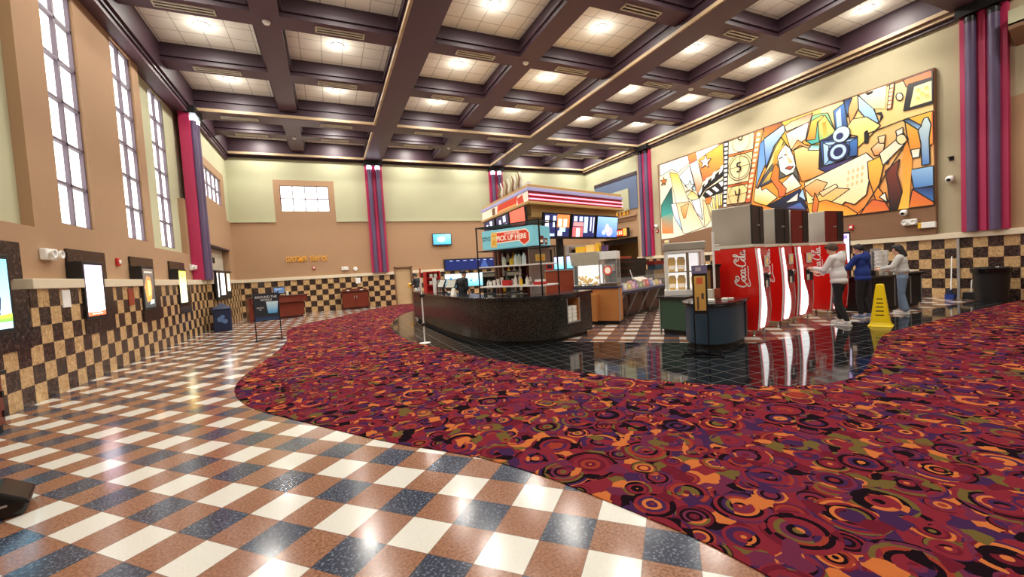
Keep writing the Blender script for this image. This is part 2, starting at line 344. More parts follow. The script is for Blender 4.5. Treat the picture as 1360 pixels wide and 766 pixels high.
MURAL = [
([(17.97,7.02),(13.75,6.99),(14.00,4.19),(14.39,4.14),(14.43,3.24),(17.16,2.86),(18.04,2.80)],18,19,0),
([(13.75,6.99),(12.13,7.00),(12.56,4.05),(14.00,4.19)],14,13,0),
([(12.13,7.00),(9.65,7.02),(9.74,3.20),(12.58,3.64)],15,14,0),
([(9.65,7.02),(7.20,6.97),(6.43,6.92),(6.45,2.90),(8.96,2.86),(9.74,3.20)],17,14,0),
([(17.95,7.02),(15.97,7.02),(15.87,6.60),(16.65,6.30),(17.08,6.57),(17.94,6.39)],19,11,1),
([(17.96,4.79),(17.13,5.66),(17.09,4.82),(17.14,4.00),(18.00,4.12)],0,3,1),
([(18.00,4.12),(17.12,4.27),(17.14,3.13),(17.96,3.21)],3,14,0),
([(15.97,7.02),(15.48,7.07),(15.40,6.64),(15.87,6.54)],14,13,1),
([(16.62,6.09),(15.87,6.47),(15.54,5.13),(16.18,5.46)],12,11,1),
([(15.87,6.54),(15.38,6.63),(15.09,5.49),(15.43,4.92)],20,14,1),
([(15.30,6.64),(13.89,7.01),(13.86,5.99),(15.09,5.49)],15,13,1),
([(15.40,7.02),(14.10,7.04),(15.30,6.64)],20,18,0),
([(17.23,6.43),(16.65,6.23),(15.97,4.63),(16.87,4.72)],15,19,1),
([(16.12,4.92),(15.78,5.18),(15.43,4.86),(15.36,4.65),(15.88,4.71)],15,18,1),
([(17.23,4.74),(16.87,4.72),(16.51,3.20),(17.05,3.99)],20,9,1),
([(15.84,4.67),(15.32,4.71),(15.18,3.60),(15.59,4.04)],20,10,1),
([(16.87,4.72),(15.93,4.65),(15.12,3.24),(16.22,3.03),(16.47,3.06)],16,19,1),
([(16.57,4.46),(16.01,4.57),(16.26,3.88),(16.39,3.83)],16,14,1),
([(15.13,4.61),(14.94,4.45),(14.69,3.53),(15.08,3.20)],16,18,1),
([(15.01,4.75),(14.56,4.79),(14.73,4.26),(14.95,4.39)],13,14,1),
([(15.43,4.86),(15.10,5.30),(13.87,5.88),(13.88,5.52),(14.95,5.08),(15.32,4.71)],0,0,1),
([(15.12,4.80),(14.92,5.04),(13.89,5.35),(13.92,4.75),(14.94,4.64)],0,0,1),
([(15.02,5.22),(14.83,5.34),(14.70,5.65),(14.89,5.60)],20,20,0),
([(14.60,5.41),(14.41,5.52),(14.29,5.83),(14.47,5.78)],20,20,0),
([(14.16,5.61),(13.98,5.72),(13.86,6.02),(14.04,5.97)],20,20,0),
([(14.96,4.96),(14.77,5.01),(14.52,4.78),(14.67,4.71)],20,20,0),
([(14.58,5.05),(14.40,5.11),(14.16,4.88),(14.30,4.81)],20,20,0),
([(14.18,5.23),(13.93,5.29),(13.92,5.08),(14.04,5.02)],20,20,0),
([(15.38,4.98),(15.12,5.24),(15.19,5.00),(15.31,4.83)],20,20,0),
([(14.84,4.34),(14.72,4.32),(14.53,3.76),(14.41,3.25),(14.62,3.46)],17,15,1),
([(14.60,4.58),(14.48,4.59),(14.39,3.92),(14.46,3.63),(14.54,3.89)],17,15,1),
([(14.38,4.72),(14.23,4.72),(14.24,4.02),(14.37,3.98)],17,15,1),
([(14.14,4.68),(14.00,4.66),(14.04,4.14),(14.15,4.13)],17,15,1),
([(13.82,7.05),(13.57,7.02),(13.79,4.08),(14.00,4.08)],0,0,1),
([(13.78,6.97),(13.62,6.95),(13.63,6.83),(13.79,6.85)],20,20,0),
([(13.79,6.77),(13.63,6.75),(13.64,6.63),(13.81,6.65)],20,20,0),
([(13.81,6.57),(13.64,6.56),(13.66,6.44),(13.82,6.46)],20,20,0),
([(13.82,6.37),(13.66,6.36),(13.67,6.24),(13.83,6.26)],20,20,0),
([(13.83,6.18),(13.67,6.16),(13.68,6.04),(13.84,6.06)],20,20,0),
([(13.84,5.98),(13.68,5.97),(13.69,5.85),(13.86,5.86)],20,20,0),
([(13.86,5.78),(13.69,5.77),(13.70,5.65),(13.87,5.66)],20,20,0),
([(13.87,5.58),(13.70,5.57),(13.72,5.45),(13.88,5.46)],20,20,0),
([(13.88,5.38),(13.72,5.37),(13.73,5.25),(13.89,5.26)],20,20,0),
([(13.89,5.18),(13.73,5.17),(13.74,5.05),(13.91,5.06)],20,20,0),
([(13.91,4.98),(13.74,4.97),(13.75,4.85),(13.92,4.86)],20,20,0),
([(13.92,4.78),(13.75,4.77),(13.77,4.65),(13.93,4.66)],20,20,0),
([(13.93,4.58),(13.77,4.57),(13.78,4.45),(13.94,4.46)],20,20,0),
([(13.94,4.37),(13.78,4.37),(13.79,4.25),(13.96,4.26)],20,20,0),
([(13.96,4.17),(13.79,4.17),(13.80,4.05),(13.97,4.05)],20,20,0),
([(13.57,6.99),(12.31,7.02),(12.38,6.32),(13.61,6.39)],17,18,1),
([(13.61,6.28),(12.41,6.22),(12.55,4.98),(13.71,5.02)],17,18,1),
([(13.71,4.91),(12.57,4.86),(12.67,4.07),(13.81,4.13)],17,16,1),
([(12.21,7.03),(11.89,7.02),(12.60,4.06),(12.85,4.05)],14,13,1),
([(12.17,6.92),(12.02,6.91),(12.05,6.78),(12.20,6.79)],18,18,0),
([(12.22,6.71),(12.07,6.70),(12.10,6.57),(12.25,6.59)],18,18,0),
([(12.27,6.50),(12.12,6.50),(12.14,6.37),(12.29,6.38)],18,18,0),
([(12.31,6.29),(12.16,6.29),(12.19,6.16),(12.34,6.17)],18,18,0),
([(12.36,6.09),(12.21,6.08),(12.23,5.95),(12.39,5.96)],18,18,0),
([(12.41,5.87),(12.25,5.87),(12.28,5.74),(12.43,5.75)],18,18,0),
([(12.46,5.66),(12.30,5.66),(12.33,5.53),(12.48,5.54)],18,18,0),
([(12.50,5.45),(12.35,5.45),(12.38,5.32),(12.53,5.32)],18,18,0),
([(12.55,5.23),(12.40,5.24),(12.42,5.10),(12.58,5.11)],18,18,0),
([(12.60,5.02),(12.44,5.03),(12.47,4.89),(12.63,4.89)],18,18,0),
([(12.65,4.80),(12.49,4.81),(12.52,4.67),(12.68,4.67)],18,18,0),
([(12.70,4.58),(12.54,4.59),(12.57,4.45),(12.73,4.45)],18,18,0),
([(12.75,4.36),(12.59,4.38),(12.62,4.23),(12.77,4.23)],18,18,0),
([(12.34,4.52),(12.07,6.43),(11.88,6.58),(11.85,5.53),(12.16,4.96)],2,9,1),
([(11.86,7.07),(11.11,7.04),(11.08,6.90),(11.88,6.61)],5,14,1),
([(11.88,6.58),(11.04,6.90),(10.98,6.63),(11.46,6.17),(11.84,5.35)],11,2,1),
([(11.01,6.81),(10.76,6.92),(9.93,6.97),(10.04,6.67),(10.93,6.59)],13,18,1),
([(10.96,6.52),(10.07,6.68),(10.21,6.06),(10.79,5.83),(10.89,6.22)],20,16,1),
([(12.30,4.51),(11.84,5.24),(11.43,6.16),(11.16,6.46),(10.79,5.81),(10.46,4.47),(10.71,4.86),(11.62,4.72),(12.18,4.58)],8,1,1),
([(12.10,4.83),(11.78,5.22),(11.51,5.50),(11.44,5.88),(11.16,6.05),(11.04,6.24),(11.15,6.42),(11.37,6.14),(11.84,5.24)],15,18,1),
([(11.54,5.45),(11.45,5.91),(11.12,6.07),(11.00,6.08),(11.30,5.67),(11.38,5.27)],15,14,0),
([(12.05,4.70),(11.70,5.09),(11.55,5.17),(11.62,4.84)],15,8,0),
([(11.33,5.68),(11.15,5.95),(10.99,6.08),(10.82,5.90),(10.69,5.56),(10.60,5.13),(10.70,4.91),(10.99,4.84),(11.23,5.06)],20,19,1),
([(11.03,5.14),(10.88,5.19),(10.78,5.15),(10.68,5.14),(10.82,5.03)],13,6,1),
([(11.27,5.61),(11.13,5.65),(11.10,5.61),(11.25,5.56)],0,0,0),
([(11.07,5.72),(10.93,5.68),(10.92,5.62),(11.04,5.66)],0,0,0),
([(10.94,5.57),(10.90,5.56),(10.72,5.35),(10.75,5.29),(10.87,5.30)],16,16,0),
([(11.16,4.57),(10.74,4.86),(10.41,4.30),(11.01,4.12)],20,16,1),
([(12.45,4.06),(12.33,4.64),(12.23,4.55),(12.10,4.65),(12.04,4.45),(11.86,4.51),(11.38,4.03),(11.83,3.77),(12.08,3.85)],19,15,1),
([(11.65,4.85),(11.46,5.40),(11.38,5.40),(11.26,5.18),(11.30,4.71),(11.00,4.31),(11.07,4.04),(11.32,4.02),(11.34,4.32)],14,13,1),
([(11.86,3.75),(10.46,4.20),(10.23,3.40),(10.28,3.25),(11.14,3.44)],1,0,1),
([(10.53,3.92),(10.36,4.21),(10.26,3.68)],9,11,1),
([(11.07,3.74),(10.52,4.08),(10.58,3.74)],10,19,1),
([(11.02,3.53),(10.48,3.66),(10.28,3.36)],2,4,0),
([(10.66,5.77),(10.16,5.84),(9.70,5.50),(9.76,4.95),(9.53,4.63),(10.05,4.49),(10.39,4.46),(10.59,5.10)],17,14,1),
([(10.21,6.01),(9.94,6.86),(9.69,6.85),(9.41,6.78),(9.14,5.93),(9.44,5.78),(10.01,5.80)],7,3,1),
([(10.18,6.00),(9.99,6.68),(9.60,6.77),(9.51,6.66),(9.77,6.57),(9.85,5.95)],15,14,1),
([(9.75,6.54),(9.51,6.74),(9.12,5.93),(9.72,5.79)],15,7,1),
([(9.61,6.49),(9.47,6.49),(9.45,6.03),(9.57,5.87)],14,15,0),
([(10.14,5.62),(10.01,5.77),(9.70,5.70),(9.73,5.50)],3,12,1),
([(10.79,5.75),(10.51,6.13),(10.19,5.82),(10.04,5.75),(10.12,5.69),(10.42,5.89)],14,16,1),
([(9.76,4.95),(9.69,5.85),(9.43,5.88),(9.25,5.97),(8.70,5.79),(8.72,4.58),(9.37,4.52),(9.74,4.78)],1,0,1),
([(9.22,6.78),(8.87,6.93),(8.77,5.99),(9.16,5.99)],2,1,1),
([(9.14,6.67),(8.99,6.82),(8.96,6.05),(9.11,6.02)],11,9,0),
([(9.68,5.81),(8.48,5.61),(8.51,4.94),(9.62,4.82)],2,1,1),
([(9.60,5.74),(8.50,5.57),(8.72,5.52),(9.40,5.58)],9,11,1),
([(9.60,5.74),(9.40,5.58),(9.41,5.03),(9.58,4.87)],11,9,1),
([(9.58,4.87),(9.41,5.03),(8.77,4.99),(8.53,4.97)],2,9,1),
([(9.40,5.58),(8.73,5.51),(8.77,4.99),(9.41,5.03)],2,11,1),
([(9.79,4.84),(8.51,4.92),(8.72,4.56),(9.35,4.49)],4,1,1),
([(8.91,7.02),(8.45,7.04),(8.43,6.61),(8.69,6.11),(8.78,6.74)],16,14,1),
([(8.87,7.01),(8.62,7.01),(8.73,6.72),(8.77,6.41),(8.84,6.76)],1,2,1),
([(8.45,7.04),(8.00,6.41),(7.85,5.88),(8.14,6.01),(8.43,6.51)],11,9,1),
([(8.84,6.00),(8.62,6.27),(8.21,6.21),(7.82,5.79),(8.21,5.44),(8.49,5.23),(8.48,5.63),(8.71,5.76)],17,15,1),
([(7.97,6.24),(7.78,6.22),(7.73,6.03),(7.85,5.90),(7.81,6.10)],0,0,0),
([(8.40,7.00),(7.99,7.03),(7.64,7.02),(7.68,6.29),(8.00,6.41)],19,17,0),
([(8.23,7.01),(7.99,7.01),(8.03,6.92),(8.16,6.91)],0,0,0),
([(7.54,7.02),(7.42,7.02),(7.51,6.22),(7.63,6.22)],14,13,1),
([(7.53,6.99),(7.45,6.99),(7.46,6.90),(7.54,6.90)],18,18,0),
([(7.55,6.86),(7.47,6.86),(7.48,6.77),(7.56,6.78)],18,18,0),
([(7.57,6.74),(7.48,6.74),(7.49,6.65),(7.57,6.65)],18,18,0),
([(7.58,6.61),(7.50,6.61),(7.51,6.52),(7.59,6.52)],18,18,0),
([(7.60,6.48),(7.52,6.48),(7.52,6.39),(7.60,6.40)],18,18,0),
([(7.61,6.36),(7.53,6.36),(7.54,6.27),(7.62,6.27)],18,18,0),
([(7.20,7.01),(6.51,7.02),(6.43,6.88),(6.43,6.74),(7.12,6.75)],13,14,1),
([(7.07,6.82),(6.43,6.79),(6.44,6.00),(7.20,6.03)],0,0,1),
([(6.94,6.70),(6.50,6.71),(6.49,6.08),(7.06,6.07)],18,17,1),
([(6.76,6.49),(6.78,6.44),(6.83,6.44),(6.88,6.48),(6.90,6.55),(6.88,6.59),(6.83,6.60),(6.78,6.55)],15,17,0),
([(6.57,6.48),(6.59,6.43),(6.64,6.43),(6.68,6.47),(6.70,6.54),(6.68,6.58),(6.63,6.59),(6.59,6.54)],15,17,0),
([(6.77,6.24),(6.79,6.19),(6.83,6.18),(6.88,6.23),(6.90,6.29),(6.88,6.34),(6.83,6.34),(6.79,6.30)],15,17,0),
([(6.56,6.23),(6.57,6.18),(6.62,6.17),(6.67,6.21),(6.69,6.28),(6.67,6.33),(6.62,6.33),(6.57,6.29)],15,17,0),
([(6.66,6.34),(6.68,6.29),(6.73,6.29),(6.78,6.33),(6.80,6.39),(6.78,6.44),(6.73,6.45),(6.68,6.40)],15,17,0),
([(7.21,6.49),(7.22,6.44),(7.25,6.40),(7.28,6.39),(7.32,6.41),(7.36,6.45),(7.38,6.50),(7.39,6.56),(7.38,6.61),(7.36,6.65),(7.32,6.65),(7.28,6.64),(7.24,6.60),(7.22,6.55)],19,16,1),
([(7.18,5.76),(6.45,5.78),(6.45,4.79),(7.03,4.44),(7.14,5.37)],15,14,1),
([(6.45,5.78),(6.45,4.79),(6.45,2.90),(6.50,4.09),(6.53,5.68)],13,14,0),
([(8.23,5.64),(7.18,5.77),(7.18,5.74),(8.22,5.59)],0,0,0),
([(8.27,5.70),(8.20,5.74),(8.15,5.56),(8.18,5.31),(8.27,5.32)],0,0,1),
([(6.85,5.28),(6.70,5.63),(6.61,5.63),(6.54,5.39),(6.59,4.98),(6.58,4.18),(6.77,4.18),(6.79,4.90)],12,2,1),
([(7.22,5.74),(7.07,5.74),(6.76,5.41),(6.85,5.32)],1,9,1),
([(7.06,4.12),(6.46,4.11),(6.45,3.50),(6.98,3.50)],9,2,1),
([(7.01,3.50),(6.45,3.47),(6.45,2.99)],1,2,1),
([(7.12,2.86),(7.01,3.49),(6.45,2.99),(6.45,2.90)],13,14,1),
([(7.04,4.75),(6.80,4.73),(6.83,4.46),(7.00,4.47)],18,20,1),
([(10.29,4.39),(8.23,4.99),(8.03,4.71),(8.26,3.55),(8.62,3.27),(8.91,3.42),(9.22,3.11),(10.20,3.55)],19,17,1),
([(8.81,4.50),(8.75,4.51),(8.75,4.37),(8.81,4.36)],16,16,0),
([(8.83,4.27),(8.76,4.28),(8.77,4.14),(8.83,4.13)],16,16,0),
([(8.85,4.03),(8.78,4.04),(8.79,3.91),(8.85,3.90)],16,16,0),
([(8.66,4.52),(8.60,4.53),(8.60,4.40),(8.67,4.39)],16,16,0),
([(8.68,4.29),(8.62,4.30),(8.62,4.17),(8.69,4.16)],16,16,0),
([(8.70,4.06),(8.64,4.07),(8.64,3.94),(8.71,3.93)],16,16,0),
([(8.52,4.54),(8.46,4.55),(8.46,4.42),(8.52,4.41)],16,16,0),
([(8.54,4.32),(8.47,4.32),(8.48,4.19),(8.54,4.18)],16,16,0),
([(8.56,4.09),(8.49,4.10),(8.50,3.97),(8.56,3.95)],16,16,0),
([(8.38,4.56),(8.31,4.57),(8.32,4.44),(8.38,4.43)],16,16,0),
([(8.40,4.34),(8.33,4.35),(8.34,4.22),(8.40,4.21)],16,16,0),
([(8.41,4.11),(8.35,4.12),(8.35,3.99),(8.42,3.98)],16,16,0),
([(10.32,4.21),(9.84,4.43),(9.47,4.22),(9.68,3.91),(10.02,3.79)],16,14,1),
([(10.03,3.70),(9.36,4.02),(8.75,3.85),(9.06,3.66),(9.62,3.34)],16,15,1),
([(9.77,3.92),(9.20,4.12),(9.12,4.01),(9.65,3.74)],18,16,1),
([(10.22,3.55),(9.53,3.59),(8.84,3.23),(8.48,2.88),(8.95,2.86),(10.13,3.17)],14,15,1),
([(10.04,3.25),(9.92,3.95),(9.78,3.57),(9.87,3.13)],14,13,1),
([(8.20,4.67),(7.82,4.75),(7.76,4.40),(7.90,3.72),(7.61,3.18),(7.99,3.32),(8.18,4.10)],15,14,1),
([(8.09,5.09),(7.86,5.26),(7.71,5.13),(7.77,4.80),(8.00,4.82)],18,14,1),
([(7.83,4.83),(7.58,4.74),(7.64,4.45),(7.77,4.56)],2,1,1),
([(7.86,4.86),(7.20,5.32),(7.11,5.05),(7.77,4.44)],19,18,1),
([(7.13,5.11),(7.15,5.04),(7.19,5.00),(7.24,4.98),(7.30,5.00),(7.35,5.05),(7.39,5.12),(7.40,5.19),(7.39,5.26),(7.35,5.31),(7.29,5.32),(7.23,5.30),(7.18,5.26),(7.15,5.19)],18,17,1),
([(7.71,4.23),(7.32,4.52),(7.40,4.08),(7.27,3.44),(7.42,2.87),(7.59,2.87),(7.65,3.75)],6,0,1),
([(7.26,4.50),(7.14,5.15),(7.00,4.44),(7.11,2.88),(7.38,2.87),(7.25,3.44)],14,15,0),
([(8.57,2.85),(8.06,3.35),(7.73,3.21),(7.59,2.87)],13,14,1),
([(8.47,2.84),(7.09,5.14),(7.07,5.10),(8.42,2.82)],0,0,0),
([(7.41,5.46),(7.22,5.52),(7.22,5.33),(7.38,5.29)],18,20,1),
([(7.89,5.42),(7.68,5.43),(7.72,5.16),(7.86,5.20)],18,16,1),
([(7.89,3.40),(7.72,3.53),(7.66,3.18)],20,18,1),
([(17.64,6.31),(17.60,6.13),(17.41,6.10),(17.58,6.00),(17.55,5.82),(17.68,5.95),(17.85,5.86),(17.77,6.03),(17.91,6.16),(17.72,6.14)],14,5,1),
([(15.85,5.73),(15.80,5.50),(15.57,5.46),(15.77,5.34),(15.73,5.11),(15.91,5.27),(16.12,5.16),(16.02,5.38),(16.19,5.54),(15.95,5.52)],20,18,1),
([(14.82,6.76),(14.77,6.50),(14.52,6.47),(14.74,6.34),(14.70,6.08),(14.89,6.26),(15.12,6.14),(15.01,6.37),(15.20,6.55),(14.94,6.53)],18,20,1),
([(13.64,5.69),(13.62,5.86),(13.59,5.85),(13.61,5.69)],0,0,0),
([(13.62,5.86),(13.54,6.01),(13.52,6.00),(13.59,5.85)],0,0,0),
([(13.54,6.01),(13.43,6.14),(13.41,6.12),(13.52,6.00)],0,0,0),
([(13.43,6.14),(13.29,6.24),(13.28,6.21),(13.41,6.12)],0,0,0),
([(13.29,6.24),(13.12,6.28),(13.12,6.25),(13.28,6.21)],0,0,0),
([(13.12,6.28),(12.96,6.28),(12.96,6.25),(13.12,6.25)],0,0,0),
([(12.96,6.28),(12.79,6.24),(12.80,6.21),(12.96,6.25)],0,0,0),
([(12.79,6.24),(12.65,6.14),(12.67,6.12),(12.80,6.21)],0,0,0),
([(12.65,6.14),(12.54,6.01),(12.56,6.00),(12.67,6.12)],0,0,0),
([(12.54,6.01),(12.46,5.86),(12.49,5.85),(12.56,6.00)],0,0,0),
([(12.46,5.86),(12.44,5.69),(12.47,5.69),(12.49,5.85)],0,0,0),
([(12.44,5.69),(12.46,5.52),(12.49,5.53),(12.47,5.69)],0,0,0),
([(12.46,5.52),(12.54,5.37),(12.56,5.38),(12.49,5.53)],0,0,0),
([(12.54,5.37),(12.65,5.24),(12.67,5.26),(12.56,5.38)],0,0,0),
([(12.65,5.24),(12.79,5.14),(12.80,5.17),(12.67,5.26)],0,0,0),
([(12.79,5.14),(12.96,5.10),(12.96,5.13),(12.80,5.17)],0,0,0),
([(12.96,5.10),(13.12,5.10),(13.12,5.13),(12.96,5.13)],0,0,0),
([(13.12,5.10),(13.29,5.14),(13.28,5.17),(13.12,5.13)],0,0,0),
([(13.29,5.14),(13.43,5.24),(13.41,5.26),(13.28,5.17)],0,0,0),
([(13.43,5.24),(13.54,5.37),(13.52,5.38),(13.41,5.26)],0,0,0),
([(13.54,5.37),(13.62,5.52),(13.59,5.53),(13.52,5.38)],0,0,0),
([(13.62,5.52),(13.64,5.69),(13.61,5.69),(13.59,5.53)],0,0,0),
([(13.54,5.69),(13.52,5.83),(13.49,5.82),(13.51,5.69)],0,0,0),
([(13.52,5.83),(13.46,5.96),(13.44,5.94),(13.49,5.82)],0,0,0),
([(13.46,5.96),(13.37,6.07),(13.35,6.04),(13.44,5.94)],0,0,0),
([(13.37,6.07),(13.25,6.14),(13.23,6.12),(13.35,6.04)],0,0,0),
([(13.25,6.14),(13.11,6.18),(13.11,6.16),(13.23,6.12)],0,0,0),
([(13.11,6.18),(12.97,6.18),(12.97,6.16),(13.11,6.16)],0,0,0),
([(12.97,6.18),(12.83,6.14),(12.85,6.12),(12.97,6.16)],0,0,0),
([(12.83,6.14),(12.71,6.07),(12.73,6.04),(12.85,6.12)],0,0,0),
([(12.71,6.07),(12.62,5.96),(12.64,5.94),(12.73,6.04)],0,0,0),
([(12.62,5.96),(12.56,5.83),(12.59,5.82),(12.64,5.94)],0,0,0),
([(12.56,5.83),(12.54,5.69),(12.57,5.69),(12.59,5.82)],0,0,0),
([(12.54,5.69),(12.56,5.55),(12.59,5.56),(12.57,5.69)],0,0,0),
([(12.56,5.55),(12.62,5.42),(12.64,5.44),(12.59,5.56)],0,0,0),
([(12.62,5.42),(12.71,5.31),(12.73,5.33),(12.64,5.44)],0,0,0),
([(12.71,5.31),(12.83,5.24),(12.85,5.26),(12.73,5.33)],0,0,0),
([(12.83,5.24),(12.97,5.20),(12.97,5.22),(12.85,5.26)],0,0,0),
([(12.97,5.20),(13.11,5.20),(13.11,5.22),(12.97,5.22)],0,0,0),
([(13.11,5.20),(13.25,5.24),(13.23,5.26),(13.11,5.22)],0,0,0),
([(13.25,5.24),(13.37,5.31),(13.35,5.33),(13.23,5.26)],0,0,0),
([(13.37,5.31),(13.46,5.42),(13.44,5.44),(13.35,5.33)],0,0,0),
([(13.46,5.42),(13.52,5.55),(13.49,5.56),(13.44,5.44)],0,0,0),
([(13.52,5.55),(13.54,5.69),(13.51,5.69),(13.49,5.56)],0,0,0),
([(13.66,4.47),(13.64,4.61),(13.62,4.60),(13.63,4.47)],0,0,0),
([(13.64,4.61),(13.58,4.74),(13.56,4.73),(13.62,4.60)],0,0,0),
([(13.58,4.74),(13.49,4.85),(13.47,4.83),(13.56,4.73)],0,0,0),
([(13.49,4.85),(13.37,4.92),(13.36,4.90),(13.47,4.83)],0,0,0),
([(13.37,4.92),(13.23,4.96),(13.23,4.94),(13.36,4.90)],0,0,0),
([(13.23,4.96),(13.09,4.96),(13.09,4.94),(13.23,4.94)],0,0,0),
([(13.09,4.96),(12.95,4.92),(12.96,4.90),(13.09,4.94)],0,0,0),
([(12.95,4.92),(12.83,4.85),(12.85,4.83),(12.96,4.90)],0,0,0),
([(12.83,4.85),(12.74,4.74),(12.76,4.73),(12.85,4.83)],0,0,0),
([(12.74,4.74),(12.68,4.61),(12.70,4.60),(12.76,4.73)],0,0,0),
([(12.68,4.61),(12.66,4.47),(12.69,4.47),(12.70,4.60)],0,0,0),
([(12.66,4.47),(12.68,4.33),(12.70,4.34),(12.69,4.47)],0,0,0),
([(12.68,4.33),(12.74,4.20),(12.76,4.21),(12.70,4.34)],0,0,0),
([(12.74,4.20),(12.83,4.09),(12.85,4.11),(12.76,4.21)],0,0,0),
([(12.83,4.09),(12.95,4.01),(12.96,4.04),(12.85,4.11)],0,0,0),
([(12.95,4.01),(13.09,3.98),(13.09,4.00),(12.96,4.04)],0,0,0),
([(13.09,3.98),(13.23,3.98),(13.23,4.00),(13.09,4.00)],0,0,0),
([(13.23,3.98),(13.37,4.01),(13.36,4.04),(13.23,4.00)],0,0,0),
([(13.37,4.01),(13.49,4.09),(13.47,4.11),(13.36,4.04)],0,0,0),
([(13.49,4.09),(13.58,4.20),(13.56,4.21),(13.47,4.11)],0,0,0),
([(13.58,4.20),(13.64,4.33),(13.62,4.34),(13.56,4.21)],0,0,0),
([(13.64,4.33),(13.66,4.47),(13.63,4.47),(13.62,4.34)],0,0,0),
([(13.37,6.79),(13.35,6.92),(13.33,6.91),(13.35,6.79)],0,0,0),
([(13.35,6.92),(13.30,7.03),(13.28,7.02),(13.33,6.91)],0,0,0),
([(13.30,7.03),(13.21,7.13),(13.20,7.11),(13.28,7.02)],0,0,0),
([(13.21,7.13),(13.11,7.20),(13.10,7.18),(13.20,7.11)],0,0,0),
([(13.11,7.20),(12.98,7.24),(12.98,7.21),(13.10,7.18)],0,0,0),
([(12.98,7.24),(12.86,7.24),(12.86,7.21),(12.98,7.21)],0,0,0),
([(12.86,7.24),(12.73,7.20),(12.74,7.18),(12.86,7.21)],0,0,0),
([(12.73,7.20),(12.62,7.13),(12.64,7.11),(12.74,7.18)],0,0,0),
([(12.62,7.13),(12.54,7.03),(12.56,7.02),(12.64,7.11)],0,0,0),
([(12.54,7.03),(12.49,6.92),(12.51,6.91),(12.56,7.02)],0,0,0),
([(12.49,6.92),(12.47,6.79),(12.49,6.79),(12.51,6.91)],0,0,0),
([(12.47,6.79),(12.49,6.66),(12.51,6.67),(12.49,6.79)],0,0,0),
([(12.49,6.66),(12.54,6.55),(12.56,6.56),(12.51,6.67)],0,0,0),
([(12.54,6.55),(12.62,6.45),(12.64,6.47),(12.56,6.56)],0,0,0),
([(12.62,6.45),(12.73,6.38),(12.74,6.40),(12.64,6.47)],0,0,0),
([(12.73,6.38),(12.86,6.34),(12.86,6.37),(12.74,6.40)],0,0,0),
([(12.86,6.34),(12.98,6.34),(12.98,6.37),(12.86,6.37)],0,0,0),
([(12.98,6.34),(13.11,6.38),(13.10,6.40),(12.98,6.37)],0,0,0),
([(13.11,6.38),(13.21,6.45),(13.20,6.47),(13.10,6.40)],0,0,0),
([(13.21,6.45),(13.30,6.55),(13.28,6.56),(13.20,6.47)],0,0,0),
([(13.30,6.55),(13.35,6.66),(13.33,6.67),(13.28,6.56)],0,0,0),
([(13.35,6.66),(13.37,6.79),(13.35,6.79),(13.33,6.67)],0,0,0),
([(9.42,5.26),(9.41,5.36),(9.37,5.44),(9.30,5.52),(9.22,5.57),(9.13,5.60),(9.03,5.60),(8.94,5.57),(8.86,5.52),(8.79,5.44),(8.75,5.36),(8.74,5.26),(8.75,5.16),(8.79,5.08),(8.86,5.00),(8.94,4.95),(9.03,4.92),(9.13,4.92),(9.22,4.95),(9.30,5.00),(9.37,5.08),(9.41,5.16)],1,1,1),
([(9.34,5.26),(9.33,5.33),(9.30,5.40),(9.25,5.46),(9.19,5.50),(9.12,5.52),(9.04,5.52),(8.97,5.50),(8.91,5.46),(8.86,5.40),(8.83,5.33),(8.82,5.26),(8.83,5.19),(8.86,5.12),(8.91,5.06),(8.97,5.02),(9.04,5.00),(9.12,5.00),(9.19,5.02),(9.25,5.06),(9.30,5.12),(9.33,5.19)],11,11,0),
([(9.24,5.26),(9.23,5.30),(9.21,5.35),(9.19,5.38),(9.15,5.41),(9.10,5.42),(9.06,5.42),(9.01,5.41),(8.97,5.38),(8.95,5.35),(8.93,5.30),(8.92,5.26),(8.93,5.21),(8.95,5.17),(8.97,5.14),(9.01,5.11),(9.06,5.10),(9.10,5.10),(9.15,5.11),(9.19,5.14),(9.21,5.17),(9.23,5.21)],1,1,0),
([(9.25,5.85),(9.24,5.93),(9.21,6.00),(9.15,6.06),(9.09,6.11),(9.01,6.13),(8.93,6.13),(8.85,6.11),(8.79,6.06),(8.73,6.00),(8.70,5.93),(8.69,5.85),(8.70,5.77),(8.73,5.70),(8.79,5.64),(8.85,5.59),(8.93,5.57),(9.01,5.57),(9.09,5.59),(9.15,5.64),(9.21,5.70),(9.24,5.77)],11,11,1),
([(9.14,5.80),(9.13,5.83),(9.12,5.87),(9.10,5.89),(9.07,5.91),(9.04,5.92),(9.00,5.92),(8.97,5.91),(8.94,5.89),(8.92,5.87),(8.90,5.83),(8.90,5.80),(8.90,5.77),(8.92,5.74),(8.94,5.71),(8.97,5.69),(9.00,5.68),(9.04,5.68),(9.07,5.69),(9.10,5.71),(9.12,5.74),(9.13,5.77)],1,1,0),
([(13.56,5.71),(12.52,5.69),(12.52,5.71),(13.56,5.73)],0,0,0),
([(12.98,6.28),(13.11,5.05),(13.09,5.05),(12.96,6.28)],0,0,0),
([(13.67,4.47),(12.64,4.49),(12.64,4.51),(13.67,4.49)],0,0,0),
([(13.09,4.88),(13.19,4.10),(13.17,4.10),(13.07,4.88)],0,0,0),
([(12.95,5.92),(13.14,5.92),(13.14,5.84),(12.95,5.86)],0,0,0),
([(13.18,5.88),(13.18,5.73),(13.11,5.73),(13.11,5.88)],0,0,0),
([(13.14,5.70),(13.01,5.67),(12.99,5.75),(13.13,5.76)],0,0,0),
([(13.03,5.70),(13.00,5.57),(12.94,5.59),(12.97,5.72)],0,0,0),
([(12.99,5.61),(13.10,5.51),(13.06,5.45),(12.95,5.55)],0,0,0),
([(13.06,5.51),(13.16,5.56),(13.20,5.50),(13.10,5.45)],0,0,0),
